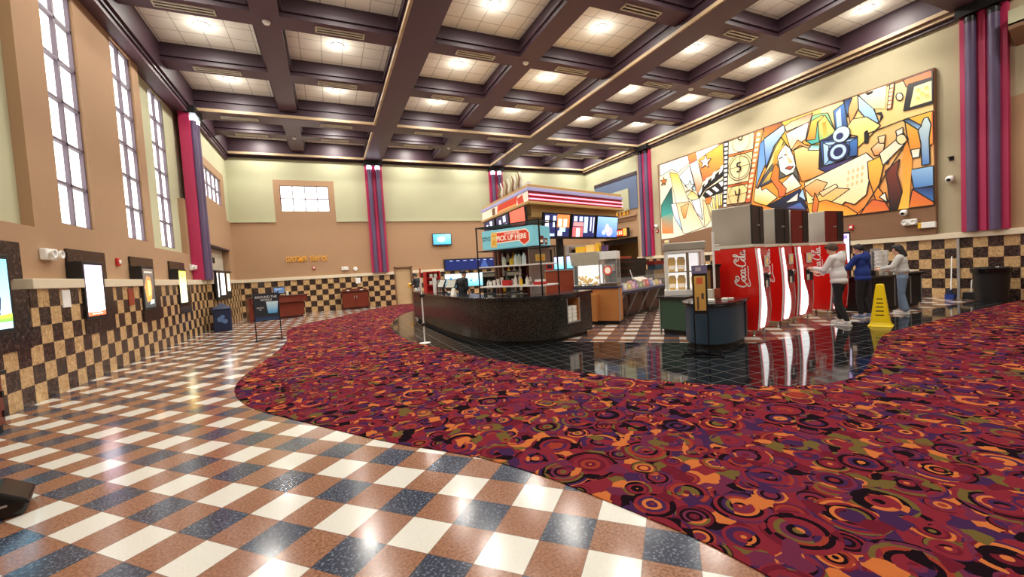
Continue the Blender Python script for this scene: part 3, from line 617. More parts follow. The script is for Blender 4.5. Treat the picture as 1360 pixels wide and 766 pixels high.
([(13.32,4.69),(13.30,4.47),(13.24,4.47),(13.26,4.69)],0,0,0),
([(13.27,4.44),(13.03,4.46),(13.03,4.52),(13.27,4.50)],0,0,0),
([(13.08,4.73),(13.22,4.17),(13.16,4.15),(13.02,4.71)],0,0,0),
([(12.84,7.05),(12.92,6.86),(12.86,6.84),(12.78,7.03)],0,0,0),
([(12.88,6.88),(13.04,6.95),(13.06,6.89),(12.90,6.82)],0,0,0),
([(13.02,6.92),(12.99,7.09),(13.05,7.11),(13.08,6.92)],0,0,0),
([(10.96,5.99),(10.93,5.57),(10.89,5.57),(10.94,5.99)],16,16,0),
]
MCOL = [(0.012, 0.01, 0.01), (0.02, 0.03, 0.12), (0.06, 0.22, 0.62), (0.06, 0.42, 0.38), (0.12, 0.07, 0.25), (0.22, 0.08, 0.03), (0.25, 0.04, 0.02), (0.25, 0.55, 0.2), (0.3, 0.27, 0.06), (0.35, 0.62, 0.95), (0.55, 0.6, 0.7), (0.55, 0.75, 1), (0.75, 0.95, 0.95), (0.78, 0.14, 0.05), (0.9, 0.26, 0.03), (1, 0.6, 0.08), (1, 0.6, 0.28), (1, 0.84, 0.36), (1, 0.86, 0.56), (1, 0.94, 0.8), (1, 1, 1)]
# ------------------------------------------------------------------ room shell
XL, XR, YB, YF, ZT = -4.42, 17.5, 25.5, -8.0, 9.28
struct(mb('vinyl_tile').box(XL-.6, XR+.3, YF, YB+.3, -.1, 0).build('floor'))
outer = [(2.6, -1.2), (2.15, .6), (1.98, 1.41), (1.91, 1.76), (1.79, 2.1), (1.67, 2.42), (1.49, 2.87), (1.2, 3.4), (.92, 3.77), (.58, 4.16), (.2, 4.66), (-.3, 5.4), (-.8, 6.13), (-1.14, 6.71), (-1.39, 7.37), (-1.54, 8.07), (-1.57, 8.9), (-1.46, 10.13), (-1.28, 12.06), (-1.25, 13.79), (-1.4, 15.5), (-1.43, 17.0), (-1.15, 18.2), (-.5, 19.4), (.4, 20.6), (1.42, 22.5), (2.6, 24.4), (3.3, 25.45)]
inner = [(5.2, 25.45), (5.0, 22.4), (4.55, 21.42), (3.47, 19.9), (2.61, 17.95), (2.04, 15.82), (1.78, 14.19), (1.7, 12.4), (1.8, 10.92), (1.98, 10.0), (2.33, 8.72), (2.64, 7.61), (3.05, 6.5), (3.45, 5.6), (3.96, 4.65), (4.5, 3.95), (4.94, 3.53), (5.35, 3.26), (5.8, 3.13), (6.35, 3.15), (6.97, 3.35), (7.81, 3.67), (9.02, 4.15), (9.82, 4.4), (10.58, 4.47), (12.42, 4.57), (14.28, 4.68), (17.5, 4.75)]
def smooth2(pts, n=5):
    Q = [Vector(p) for p in pts]; Q = [Q[0]]+Q+[Q[-1]]; S = []
    for i in range(1, len(Q)-2):
        for k in range(n):
            t = k/n; p0, p1, p2, p3 = Q[i-1], Q[i], Q[i+1], Q[i+2]
            S.append(tuple(.5*((2*p1)+(p2-p0)*t+(2*p0-5*p1+4*p2-p3)*t*t+(3*p1-p0-3*p2+p3)*t**3)))
    return S+[tuple(Q[-1])]
so, si = smooth2(outer), smooth2(inner)
cp = so+si+[(17.5, -1.2)]
def flat_poly(name, poly, z, m):
    b = mb(m); b.prism(poly, .0005, z); return struct(b.build(name))
flat_poly('carpet_flooring', cp, .008, 'swirl_carpet')
bk = si[5:]+[(17.5, 5.45), (15.3, 5.45), (12.8, 5.3), (10.1, 5.62), (8.3, 5.25), (7.35, 5.35), (6.55, 6.12), (4.86, 7.85), (3.6, 9.1), (3.3, 10), (3.2, 14), (3.4, 17), (4.6, 20.5), (6, 22.5), (6, 25.45)]
flat_poly('black_tile_flooring', bk, .004, 'black_granite_tile')

def grid_wall(b, axis, c, us, zs, holes, th, matf):
    """slab with rectangular holes: axis 0 = plane x=c (u is y), axis 1 = plane y=c (u is x); th = thickness away from the room"""
    us = sorted(set(us+[h[0] for h in holes]+[h[1] for h in holes])); zs = sorted(set(zs+[h[2] for h in holes]+[h[3] for h in holes]))
    for i in range(len(us)-1):
        for j in range(len(zs)-1):
            um, zm = (us[i]+us[i+1])/2, (zs[j]+zs[j+1])/2
            if any(h[0] < um < h[1] and h[2] < zm < h[3] for h in holes): continue
            b.mat(matf(um, zm)); a, d = min(c, c+th), max(c, c+th)
            if axis == 0: b.box(a, d, us[i], us[i+1], zs[j], zs[j+1])
            else: b.box(us[i], us[i+1], a, d, zs[j], zs[j+1])
# left wall: the wall above the rail stands back from the tiled wainscot as far as the column
XU, YK = XL-.18, 19.6
b = MB()
W = [(10.82, 12.07), (13.74, 14.99)]
holes = [(y0, y1, 3.09, 8.15) for y0, y1 in W]+[(6.87, 9.98, 2.92, 8.6), (15.44, 18.63, 2.96, 8.6), (18.63, YK, 4.98, 8.6)]
grid_wall(b, 0, XU, [YF, YK], [0, 9.4], holes, -.17, lambda u, z: 'brown_wall')
grid_wall(b, 0, XU-.17, [YF, YK], [0, 9.4], [(y0, y1, 3.09, 8.15) for y0, y1 in W]+[(16.67, 17.93, 3.1, 8.13)], -.18, lambda u, z: 'cream_wall')
def lm(u, z):
    if z > 5.0 and not (20.6 < u < 24.7 and z < 7.2): return 'cream_wall'
    return 'brown_wall'
grid_wall(b, 0, XL, [YK, 20.6, 24.7, YB+.2], [0, 5.0, 7.2, 9.4], [(21.15, 24.1, 5.55, 6.85), (20.98, 24.6, 2.43, 3.48)], -.36, lm)
struct(b.build('wall_left'))
b = mb('offwhite'); b.box(XL-.4, XL-.3, 20.9, 24.7, 2.4, 3.52); b.mat('black').box(XL-.3, XL-.27, 22.6, 22.9, 2.8, 3.05); struct(b.build('wall_left_panel'))
b = mb('beam_lip'); b.box(XL-.35, XL+.04, 20.98, 24.6, 3.44, 3.5); b.box(XL-.35, XL+.03, 20.98, 24.6, 2.38, 2.43); struct(b.build('trim_7'))
def window(idx, axis, c, u0, u1, z0, z1, nu, nz, dep, fw=.036):
    def B(b, a0, a1, d0, d1, z0, z1):
        if axis == 0: b.box(c+min(d0, d1), c+max(d0, d1), a0, a1, z0, z1)
        else: b.box(a0, a1, c-max(d0, d1), c-min(d0, d1), z0, z1)
    b = mb('mullion'); s = -1 if axis == 0 else -1
    d0, d1 = dep, dep-.07
    for i in range(nu+1):
        u = u0+(u1-u0)*i/nu; w = fw*(1.3 if i in (0, nu) else .8)
        B(b, max(u0, u-w), min(u1, u+w), d0, d1, z0, z1)
    for j in range(nz+1):
        z = z0+(z1-z0)*j/nz
        B(b, u0, u1, d0, d1-.012, max(z0, z-fw*.8), min(z1, z+fw*.8))
    o = struct(b.build('window_%d' % idx))
    p = mb('glow_window'); B(p, u0, u1, d1-.015, d1-.035, z0, z1); p = p.build('pane', o)
    return o
window(1, 0, XU, 10.82, 12.07, 3.09, 8.15, 2, 6, -.06); window(2, 0, XU, 13.74, 14.99, 3.09, 8.15, 2, 6, -.06)
window(3, 0, XU-.17, 16.67, 17.93, 3.1, 8.13, 2, 6, -.03); window(4, 0, XL, 21.15, 24.1, 5.55, 6.85, 4, 2, -.06, .03)
# back wall
b = MB()
def bm_(u, z):
    return 'brown_wall' if z < 5.0 or (-2.35 < u < .65 and z < 7.25) else 'cream_wall'
grid_wall(b, 1, YB, [XL-.2, -2.35, .65, XR+.3], [0, 5.0, 7.25, 9.4], [(-2.05, .36, 5.57, 6.95), (3.68, 4.6, 0, 2.2)], .35, bm_)
struct(b.build('wall_back'))
window(5, 1, YB, -2.05, .36, 5.57, 6.95, 4, 2, -.06, .025)
b = mb('cream_wall'); b.box(XL, -2.35, YB-.05, YB, 4.97, 5.04); b.box(.65, XR, YB-.05, YB, 4.97, 5.04); struct(b.build('trim_8'))
d = struct(mb('beige_door').box(3.68, 4.6, YB+.12, YB+.17, 0, 2.2).build('door_1'))
mb('beige_door').box(3.7, 4.58, YB+.105, YB+.12, 1.74, 1.77).build('rail', d)
mb('silver').tube([(4.5, YB+.05, 1.02), (4.38, YB+.05, 1.02)], .015).build('door_handle', d)
b = mb('brown_dark'); b.box(3.6, 3.68, YB-.02, YB+.12, 0, 2.27); b.box(4.6, 4.68, YB-.02, YB+.12, 0, 2.27); b.box(3.6, 4.68, YB-.02, YB+.12, 2.2, 2.27); struct(b.build('door_frame'))
# right wall
b = MB()
def rm(u, z):
    if u > 20.0: return 'brown_wall' if z < 5.0 else 'cream_wall'
    if u < 5: return 'brown_wall' if z < 5.6 else 'wallpaper'
    return 'wallpaper' if u < 19.9 else 'cream_wall'
grid_wall(b, 0, XR, [YF, 5.0, 20.0, YB+.2], [0, 5.0, 5.6, 9.4], [(20.16, 23.98, 0, 3.28)], .3, rm)
struct(b.build('wall_right'))
b = mb('corridor'); b.box(XR+2.4, XR+2.5, 19.5, 25.4, 0, 3.6); b.box(XR+.3, XR+2.5, 25.3, 25.4, 0, 3.6); b.box(XR+.3, XR+2.5, 19.5, 19.6, 0, 3.6); b.box(XR+.3, XR+2.5, 19.5, 25.4, 3.5, 3.6); b.mat('door_dark').box(XR+.3, XR+2.5, 19.5, 25.4, -.1, 0); b.mat('door_dark').box(XR+.3, XR+.34, 20.16, 23.98, 2.95, 3.5)
struct(b.build('wall_corridor'))
b = mb('blue_panel'); b.box(XR-.04, XR, 20.0, 24.3, 5.0, 7.15); b.mat('beam_lip').box(XR-.07, XR, 20.0, 24.3, 7.0, 7.2); b.mat('cream_wall').box(XR-.1, XR-.03, 20.75, 22.4, 4.95, 6.3); struct(b.build('wall_right_panel'))
b = mb('brown_wall'); b.box(XR-.12, XR, 20.15, 22.3, 4.55, 4.66); b.mat('brown_dark').box(XR-.05, XR, 20.2, 22.2, 4.3, 4.55); struct(b.build('trim_9'))
b = mb('cream_wall'); b.box(XR-.5, XR, 3.6, 4.85, 7.35, 7.75); b.mat('brown_dark').prism([(0, 0), (.5, .35), (.5, .5), (0, .5)], 3.6, 4.85, lambda x, y, z: (XR-x, z, 6.9+y)); struct(b.build('trim_10'))  # dark brown wedge under the ledge stands in for its shadow
struct(mb('wallpaper').box(XL-.6, XR+.3, YF-.2, YF, -.1, 9.4).build('wall_front'))
# tiled wainscot and marble rail
def wains(idx, axis, c, segs, m, sgn, rp=.09, holes=[], bk_=0):
    b = MB()
    for u0, u1 in segs: grid_wall(b, axis, c+sgn*.03, [u0, u1], [0, 1.83], [(h0, h1, 1.18, 1.83) for h0, h1 in holes], -sgn*(.03+bk_), lambda u, z: m)
    for h0, h1 in holes:
        segs = [q for a in segs for q in ((a[0], min(a[1], h0)), (max(a[0], h1), a[1])) if q[1]-q[0] > .01]
    struct(b.build('wall_tile_strip'))
    b = mb('rail_marble')
    for u0, u1 in segs:
        a0, a1 = sorted((c-sgn*bk_, c+sgn*rp))
        if axis == 0: b.box(a0, a1, u0, u1, 1.83, 2.0)
        else: b.box(u0, u1, a0, a1, 1.83, 2.0)
    struct(b.build('trim_%d' % idx, bevel=.01))
PSTR = (8.33, 11.15, 13.93, 16.75)
wains(1, 0, XL, [(YF, YK)], 'checker_left', 1, holes=[(7.9, 9.2)]+[(c-.41, c+.41) for c in PSTR[1:]], bk_=.18)
wains(91, 0, XL+.2, [(YK, YB)], 'checker_left', 1, bk_=.2)
struct(mb('checker_back').box(XL+.03, XL+.23, YK-.03, YK, 0, 1.83).build('wall_tile_strip'))
wains(2, 1, YB, [(XL, 3.6), (4.68, XR)], 'checker_back', -1)
wains(3, 0, XR, [(YF, 20.16), (23.98, YB)], 'checker_right', -1, .12)
# ------------------------------------------------------------------ ceiling
struct(mb('acoustic_tile').box(XL-.6, XR+.3, YF, YB+.3, ZT, ZT+.15).build('ceiling'))
ZM, ZS = 8.45, 8.73
XM = [(2.42, 3.32), (10.17, 11.03)]; BAYX = [(XL, 2.42), (3.32, 10.17), (11.03, XR)]
YC = [(19.5, 20.35), (5.2, 6.05)]; BAYY = [(20.35, YB), (6.05, 19.5), (YF, 5.2)]
def beam(x0, x1, y0, y1, z0, name='ceiling_beam'):
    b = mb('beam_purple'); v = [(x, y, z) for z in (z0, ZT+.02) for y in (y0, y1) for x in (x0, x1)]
    b.add(v, [(0, 2, 3, 1)]); b.mat('beam_side_shaded').add(v, [(4, 5, 7, 6), (0, 1, 5, 4), (2, 6, 7, 3), (0, 4, 6, 2), (1, 3, 7, 5)])
    return struct(b.build(name, weld=True))
for x0, x1 in XM: beam(x0, x1, YF, YB, ZM)
for y0, y1 in YC:
    for x0, x1 in BAYX: beam(x0, x1, y0, y1, ZM)
beam(XL, XL+.22, YF, YB, ZM); beam(XR-.22, XR, YF, YB, ZM); beam(XL, XR, YB-.22, YB, ZM)
secx = [(-1.34, -.68), (6.36, 7.06), (13.95, 14.6)]
secy = {0: [(22.55, 23.2)], 1: [(8.98, 9.63), (12.63, 13.25), (16.06, 16.68)], 2: [(-3.1, -2.5), (.7, 1.3)]}
ti = 11
for k, (y0, y1) in enumerate(BAYY):
    for j, (x0, x1) in enumerate(BAYX):
        sx0, sx1 = secx[j]
        beam(sx0, sx1, y0, y1, ZS)
        for c0, c1 in secy[k]:
            beam(x0, sx0, c0, c1, ZS); beam(sx1, x1, c0, c1, ZS)
        # dark lip half way up every coffer, pale strip along the foot of the main beams
        lip = mb('beam_lip'); ys = [y0]+[q for c in secy[k] for q in c]+[y1]; xs = [x0, sx0, sx1, x1]
        for a in range(0, 4, 2):
            for c in range(0, len(ys), 2):
                X0, X1, Y0, Y1 = xs[a], xs[a+1], ys[c], ys[c+1]; w = .07; z0, z1 = 8.86, 8.95
                lip.box(X0, X0+w, Y0, Y1, z0, z1); lip.box(X1-w, X1, Y0, Y1, z0, z1); lip.box(X0+w, X1-w, Y0, Y0+w, z0, z1); lip.box(X0+w, X1-w, Y1-w, Y1, z0, z1)
        struct(lip.build('trim_%d' % ti)); ti += 1
        g = mb('gold_trim'); w = .09
        X0, X1 = (x0+.22 if j == 0 else x0), (x1-.22 if j == 2 else x1); Y1 = y1-.22 if k == 0 else y1
        for z0, z1, w, m in ((ZM+.01, ZM+.12, .08, 'gold_trim'), (ZM+.13, ZM+.24, .05, 'beam_lip')):
            g.mat(m)
            g.box(X1-w, X1, y0, Y1, z0, z1); g.box(X0, X1-w, Y1-w, Y1, z0, z1)
        struct(g.build('trim_%d' % ti)); ti += 1
# crown along the walls
b = mb('beam_purple'); b.box(XU-.2, XL+.12, YF, YB, 8.2, 8.45); b.mat('beam_lip').box(XL+.12, XL+.17, YF, YB, 8.32, 8.38); struct(b.build('trim_4'))
b = mb('beam_lip'); b.box(XL+.12, XR-.1, YB-.1, YB, 8.33, 8.45); struct(b.build('trim_5'))
b = mb('beam_lip'); b.box(XR-.1, XR, YF, YB, 8.22, 8.34); b.mat('gold_trim').box(XR-.2, XR, YF, YB, 8.34, 8.5); struct(b.build('trim_6'))
# ------------------------------------------------------------------ wall columns
def column(loc, rz, side):
    """two half-round shafts on a flat magenta pilaster; local +Y runs into the wall"""
    b = mb('magenta'); b.box(-.47, .47, -.16, .17 if loc[0] < -4 else 0, 2.0, 8.3)
    o = struct(b.build('column')); o.location = loc; o.rotation_euler = (0, 0, rz)
    for x in (-.23, .23):
        s = mb('shaft_purple'); s.lathe([(.115, 2.0), (.115, 7.95)], 18, (x, -.2, 0)); s.build('shaft', o, smooth='auto')
        c = mb('glow_cap' if side else 'black'); c.lathe([(.12, 7.95), (.13, 8.1), (.1, 8.14)], 18, (x, -.2, 0)); c.build('cap', o)
    q = mb('black'); q.box(-.5, .5, -.36, 0, 8.16, 8.44); q.build('capital', o)
    s = mb('magenta'); s.box(-.06, .06, -.2, -.16, 2, 8.2); s.build('rib', o)
    return o
column((XL, 19.35, 0), -pi/2+pi, 1); column((2.83, YB, 0), 0, 1); column((10.5, YB, 0), 0, 1)
column((XR, 19.2, 0), -pi/2, 0); column((XR, 5.43, 0), -pi/2, 0)
# ------------------------------------------------------------------ ceiling fittings
COLX = [-2.8, .82, 4.9, 8.58, 12.62, 16.2]
bay = ['by the window wall', 'left of first big beam', 'right of first big beam', 'left of second big beam', 'right of second big beam', 'by the mural wall']
def downlight(loc, label):
    t = thing('downlight', label, 'ceiling light', loc, 0, 'recessed downlights in the coffers')
    mb('glow_white').lathe([(.15, -.012), (.15, 0)], 24).build('lamp', t)
    mb('white').lathe([(.15, 0), (.16, -.02), (.2, -.02), (.21, 0)], 24).build('trim_ring', t, smooth=True)
    return t
rows = {11.15: 'third', 14.72: 'second', 18.2: 'first', 7.6: 'fourth'}
d0 = None
for y, r in rows.items():
    for i, x in enumerate(COLX):
        if y < 8 and i < 5: continue
        lab = 'round downlight %s, %s row before big cross beam' % (bay[i], r)
        if d0 is None: d0 = downlight((x, y, ZT), lab)
        else: dup(d0, (x, y, ZT), 0, lab)
v0 = None
for y, r in ((12.94, 'third'), (16.37, 'second'), (9.3, 'fourth'), (19.92, 'first'), (22.87, 'back')):
    for i, x in enumerate(COLX):
        if y < 10 and i < 3: continue
        z = ZM if r == 'first' else ZS
        lab = 'pale slotted vent %s, %s' % (bay[i], {'first': 'on the big cross beam', 'back': 'on the beam nearest back wall', 'second': 'one beam before big cross beam', 'third': 'two beams before big cross beam', 'fourth': 'three beams before big cross beam'}[r])
        if v0 is None:
            v0 = thing('air_vent', lab, 'vent', (x, y, z), 0, 'ceiling air vents')
            f = mb('offwhite'); w, h = .65, .14
            f.box(-w, w, -h, -h+.035, -.03, 0); f.box(-w, w, h-.035, h, -.03, 0); f.box(-w, -w+.035, -h, h, -.03, 0); f.box(w-.035, w, -h, h, -.03, 0); f.build('frame', v0)
            mb('black').box(-w+.03, w-.03, -h+.03, h-.03, -.008, 0).build('backing', v0)
            s = mb('offwhite'); s.box(-w+.03, w-.03, -.022, .022, -.028, -.008); s.build('slat', v0)
        else: dup(v0, (x, y, z), 0, lab)
s0 = None
for x, y, lab in ((-1.02, 12.98, 'white round smoke detector where beams cross near the window wall'), (6.7, 12.9, 'white round smoke detector where beams cross mid ceiling'), (14.3, 12.85, 'white round smoke detector where beams cross near the mural'), (-1.02, 22.87, 'white round smoke detector on the rear beam crossing near the window wall'), (6.7, 22.87, 'white round smoke detector on the rear beam crossing above the concession canopy')):
    if s0 is None:
        s0 = thing('smoke_detector', lab, 'smoke detector', (x, y, ZS), 0, 'smoke detectors on the beams')
        mb('white').lathe([(.1, 0), (.1, -.03), (.075, -.05), (.07, -.07), (.03, -.075)], 18).build('housing', s0, smooth='auto')
    else: dup(s0, (x, y, ZS), 0, lab)
XMU = 17.36
# ------------------------------------------------------------------ window wall fixtures
def poster_box(y, ys, label, art):
    """framed lightbox on a dark marble surround, on the window wall; local +Y into the wall, +X towards the back of the hall"""
    t = thing('wall_mounted_poster_lightbox', label, 'lit poster', (XL+.03, y, 0), pi/2, 'movie poster lightboxes on the window wall')
    b = mb('brown_marble'); b.box(-.38, 1.1, .165, .208, 2.003, 2.6); b.box(-.43 if y > 9 else -.8, .8, -.02, -.002, .9, 1.825); b.build('surround', t)
    b = mb('black'); b.box(-.4, .4, -.04, .2, 1.19, 2.35); b.build('case', t, bevel=.008)
    p = mb('poster_lit'); art(p); p.build('poster', t)
    return t
def pq(p, c, x0, x1, z0, z1, k=0, c2=None):
    y = -.042-k*.0012
    p.add([(x0, y, z0), (x1, y, z0), (x1, y, z1), (x0, y, z1)], [(0, 1, 2, 3)], [c, c, c2 or c, c2 or c])
def poly_(p, c, pts, k=1, c2=None):
    y = -.042-k*.0012; zs = [q[1] for q in pts]; a, b_ = min(zs), max(zs)
    cols = [tuple(c[i]+((c2 or c)[i]-c[i])*((z-a)/(b_-a+1e-6)) for i in range(3)) for x, z in pts]
    p.add([(x, y, z) for x, z in pts], [tuple(range(len(pts)))], cols)
def art1(p):
    pq(p, (.35, .65, .8), -.34, .34, 1.26, 2.28, 0, (.15, .5, .75))
    poly_(p, (.02, .02, .04), [(-.3, 1.45), (.1, 1.45), (.15, 1.7), (0, 2.05), (-.15, 2.1), (-.25, 1.8)], 1, (.05, .06, .1))
    poly_(p, (.75, .7, .72), [(-.1, 1.5), (.1, 1.5), (.08, 1.75), (-.06, 1.75)], 2); poly_(p, (.1, .35, .05), [(-.34, 1.36), (.34, 1.36), (.34, 1.48), (-.34, 1.44)], 3, (.4, .5, .05)); pq(p, (.7, .7, .65), -.2, .2, 1.29, 1.34, 4)
def art2(p):
    pq(p, (1, .97, .98), -.34, .34, 1.26, 2.28, 0, (.72, .6, .95)); poly_(p, (.9, .12, .05), [(-.34, 1.26), (.34, 1.26), (.34, 1.36), (.1, 1.33), (-.34, 1.34)], 1); pq(p, (.8, .75, .7), -.2, .2, 1.29, 1.305, 2)
    for x, z, w in ((-.03, 1.58, .06), (.03, 1.5, .03), (.02, 1.65, .03)): pq(p, (.95, .7, .4), x-w, x+w, z, z+.05, 2)
    pq(p, (.65, .5, .85), -.1, .16, 2.2, 2.225, 2)
def art3(p):
    pq(p, (.03, .035, .035), -.34, .34, 1.26, 2.28, 0, (.09, .07, .06)); poly_(p, (.55, .2, .04), [(-.2, 1.4), (.1, 1.45), (.2, 1.8), (.12, 2.05), (-.12, 2.1), (-.3, 1.8)], 1, (.35, .14, .05))
    poly_(p, (.75, .38, .14), [(-.08, 1.55), (.1, 1.6), (.1, 1.95), (-.08, 1.98)], 2); pq(p, (.3, .28, .24), -.26, .26, 2.17, 2.21, 2)
    for k in range(4): poly_(p, (.5, .55, .5), [(-.05+k*.02, 1.34+k*.03), (.25, 1.36+k*.03), (.25, 1.38+k*.03), (-.05+k*.02, 1.355+k*.03)], 3)
def art4(p):
    pq(p, (1, .95, .55), -.34, .34, 1.26, 2.28, 0, (.95, .75, .08)); poly_(p, (1, 1, .9), [(-.2, 1.4), (.2, 1.4), (.26, 1.9), (-.26, 1.9)], 1, (1, .95, .6)); pq(p, (.9, .6, .05), -.15, .15, 2.1, 2.16, 2)
poster_box(PSTR[0], 0, 'lit movie poster cut by the frame edge, blue sky above a dark figure', art1)
poster_box(PSTR[1], 0, 'glowing white and lilac poster with a red foot in black case', art2)
poster_box(PSTR[2], 0, 'dark movie poster with an orange figure in a black wall case', art3)
poster_box(PSTR[3], 0, 'glowing yellow poster in black wall case beside the magenta column', art4)
def emergency(loc, rz, label, flip=1):
    t = thing('wall_mounted_emergency_light', label, 'emergency light', loc, rz, 'twin head emergency lights')
    mb('white').box(-.18, .18, -.1, .0, -.08, .12).build('body', t, bevel=.02)
    for x in (-.1, .13):
        h = mb('white'); h.T = Matrix.Translation((x, -.13, .02)) @ Matrix.Rotation(R(90), 4, 'X'); h.lathe([(.03, -.04), (.075, .02), (.075, .05), (.06, .05), (.05, .02)], 14); h.build('lamp_head', t, smooth='auto')
emergency((XU+.001, 10.18, 2.43), pi/2, 'white emergency light with two heads between the blue sky and white posters')
emergency((XU+.001, 18.75, 2.45), pi/2, 'small white emergency light between the yellow poster and the column')
emergency((.9, YB, 2.3), 0, 'white emergency light right of the gold customer service letters')
emergency((XMU-.003, 7.08, 2.42), -pi/2, 'white emergency light below the mural near its right end')
def alarm(loc, rz, label):
    t = thing('wall_mounted_alarm', label, 'fire alarm', loc, rz, 'red fire alarm strobes')
    mb('red_paint').box(-.075, .075, -.05, 0, -.09, .09).build('body', t, bevel=.01)
    mb('white').box(-.04, .05, -.075, -.05, -.04, .05).build('strobe', t, bevel=.01)
alarm((XU+.001, 12.92, 2.43), pi/2, 'red fire alarm strobe between the white and the dark poster')
alarm((-.69, YB, 2.45), 0, 'red fire alarm strobe below the gold letters on the back wall')
alarm((XMU-.003, 8.74, 2.47), -pi/2, 'red fire alarm strobe under the mural beside the drink machines')
alarm((XR-.003, 18.45, 3.4), -pi/2, 'small alarm strobe on pale wall left of the mural')
tag(mb('white').box(XL+.03, XL+.05, 10.05, 10.3, 1.48, 1.8).build('wall_mounted_plate', bevel=.004), 'white plate on the tiles left of the white poster', 'wall plate')
tag(mb('brick_red').box(XL+.03, XL+.05, 12.72, 13.02, 1.38, 1.78).build('wall_mounted_plate', bevel=.004), 'terracotta plate on the tiles left of the dark poster', 'wall plate')
tag(mb('white').lathe([(.12, 0), (.12, .04), (.09, .08)], 16).build('wall_mounted_speaker', smooth='auto'), 'small white round fitting beside back wall emergency light', 'wall fitting')
bpy.data.objects['wall_mounted_speaker'].location = (1.46, YB, 2.27); bpy.data.objects['wall_mounted_speaker'].rotation_euler = (pi/2, 0, 0)
# door lightboxes in the far corner of the window wall
t = thing('wall_mounted_poster_lightbox', 'black triple lightbox of small posters at the corner by the blue bin', 'lit poster', (XL+.33, 20.95, 0), pi/2)
mb('black').box(-1.25, 1.3, -.06, .02, 1.15, 2.33).build('case', t, bevel=.01)
for x0, x1, c, c2, z0 in ((-1.18, -1.0, (.75, .72, .68), (.9, .85, .8), 1.3), (-.64, .1, (1, 1, 1), (.95, .97, 1), 1.36), (.55, 1.12, (.9, .75, .6), (.95, .6, .25), 1.5)):
    p = mb('poster_lit'); p.add([(x0, -.063, z0), (x1, -.063, z0), (x1, -.063, 2.26), (x0, -.063, 2.26)], [(0, 1, 2, 3)], [c, c, c2, c2]); p.build('poster', t)
# blue waste bin with a pyramid lid
t = thing('waste_bin', 'dark blue waste bin with pyramid lid against the tiled wall', 'bin', (-3.84, 19.15, 0), R(8))
b = mb('bin_blue'); b.box(-.28, .28, -.28, .28, 0, .82); b.build('bin_body', t, bevel=.02)
b = mb('bin_blue'); b.prism([(-.3, -.3), (.3, -.3), (.3, .3), (-.3, .3)], .82, .86); v = [(-.3, -.3, .86), (.3, -.3, .86), (.3, .3, .86), (-.3, .3, .86), (0, 0, 1.1)]; b.add(v, [(0, 1, 4), (1, 2, 4), (2, 3, 4), (3, 0, 4)]); b.build('lid', t)
b = mb('painted')
for cx, cz, r in ((-.06, .46, .1), (.08, .38, .09), (.02, .56, .07)):
    b.c = (.09, .17, .36); b.add([(cx+r*cos(k*pi/8), -.283, cz+r*sin(k*pi/8)) for k in range(16)], [tuple(range(16))])
b.build('swirl_print', t)
# mahogany customer service desk
t = thing('service_desk', 'mahogany customer service desk with overhanging counter and sloping panel', 'desk', (-3.25, 21.9, 0), R(17))
b = mb('mahogany'); b.box(0, 2.22, .18, .8, .1, .98); b.build('body', t, bevel=.01)
mb('mahogany_dark').box(.03, 2.17, .22, .78, 0, .1).build('plinth', t)
b = mb('mahogany'); b.prism([(.02, .78), (.18, .78), (.18, 1.06), (-.02, 1.06)], 0, 2.36, lambda x, y, z: (z-.02, x, y)); b.build('apron', t, bevel=.008)
mb('mahogany_dark').box(-.1, 2.42, -.05, .85, 1.06, 1.11).build('counter_top', t, bevel=.008)
mb('mahogany').box(-.12, 0, .05, .84, 0, 1.06).build('end_panel', t, bevel=.006)
t = thing('till_monitor', 'small dark monitor on the mahogany service desk', 'monitor', (-2.2, 22.63, 1.11), R(20))
b = mb('black_metal'); b.box(-.16, .16, -.1, .12, 0, .03); b.box(-.04, .04, 0, .05, .03, .12); b.build('stand', t, bevel=.006)
mb('black').box(-.26, .26, -.02, .05, .08, .42).build('case', t, bevel=.01)
p = mb('screen'); p.c = (.06, .1, .18); p.quad((-.23, -.023, .12), (.23, -.023, .12), (.23, -.023, .39), (-.23, -.023, .39)); p.c = (.25, .3, .4); p.quad((-.18, -.025, .3), (.1, -.025, .3), (.1, -.025, .33), (-.18, -.025, .33)); p.build('screen', t)
t = thing('receipt_printer', 'small pale card reader beside monitor on the service desk', 'card reader', (-1.85, 22.7, 1.11), R(25))
mb('offwhite').prism([(0, 0), (.14, 0), (.14, .05), (.05, .2), (0, .18)], -.05, .05, lambda x, y, z: (z, x, y)).build('reader', t, bevel=.005)
# poster stand in front of the desk
t = thing('poster_stand', 'black metal poster stand showing a blue ice cup advert', 'sign stand', (-2.1, 14.46, 0), R(10))
b = mb('black_metal'); b.tube([(0, 0, 0), (0, 0, 1.46)], .014); b.build('post', t); b = mb('black_metal'); b.tube([(.66, 0, 0), (.66, 0, 1.46)], .014); b.build('post', t)
mb('black_metal').box(-.04, .7, -.13, .13, 0, .02).build('foot', t, bevel=.004)
p = mb('painted'); p.c = (.012, .015, .025); p.box(0, .66, -.012, .012, .58, 1.42)
def sq(c, x0, x1, z0, z1, c2=None, k=1): p.add([(x0, -.012-.0015*k, z0), (x1, -.012-.0015*k, z0), (x1, -.012-.0015*k, z1), (x0, -.012-.0015*k, z1)], [(0, 1, 2, 3)], [c, c, c2 or c, c2 or c])
sq((.02, .06, .16), .02, .64, .6, .74, (.012, .015, .025)); p.add([(.36, -.016, .8), (.6, -.016, .8), (.64, -.016, 1.16), (.32, -.016, 1.16)], [(0, 1, 2, 3)], [(.05, .35, .7), (.05, .35, .7), (.6, .8, .85), (.6, .8, .85)])
p.build('poster', t)
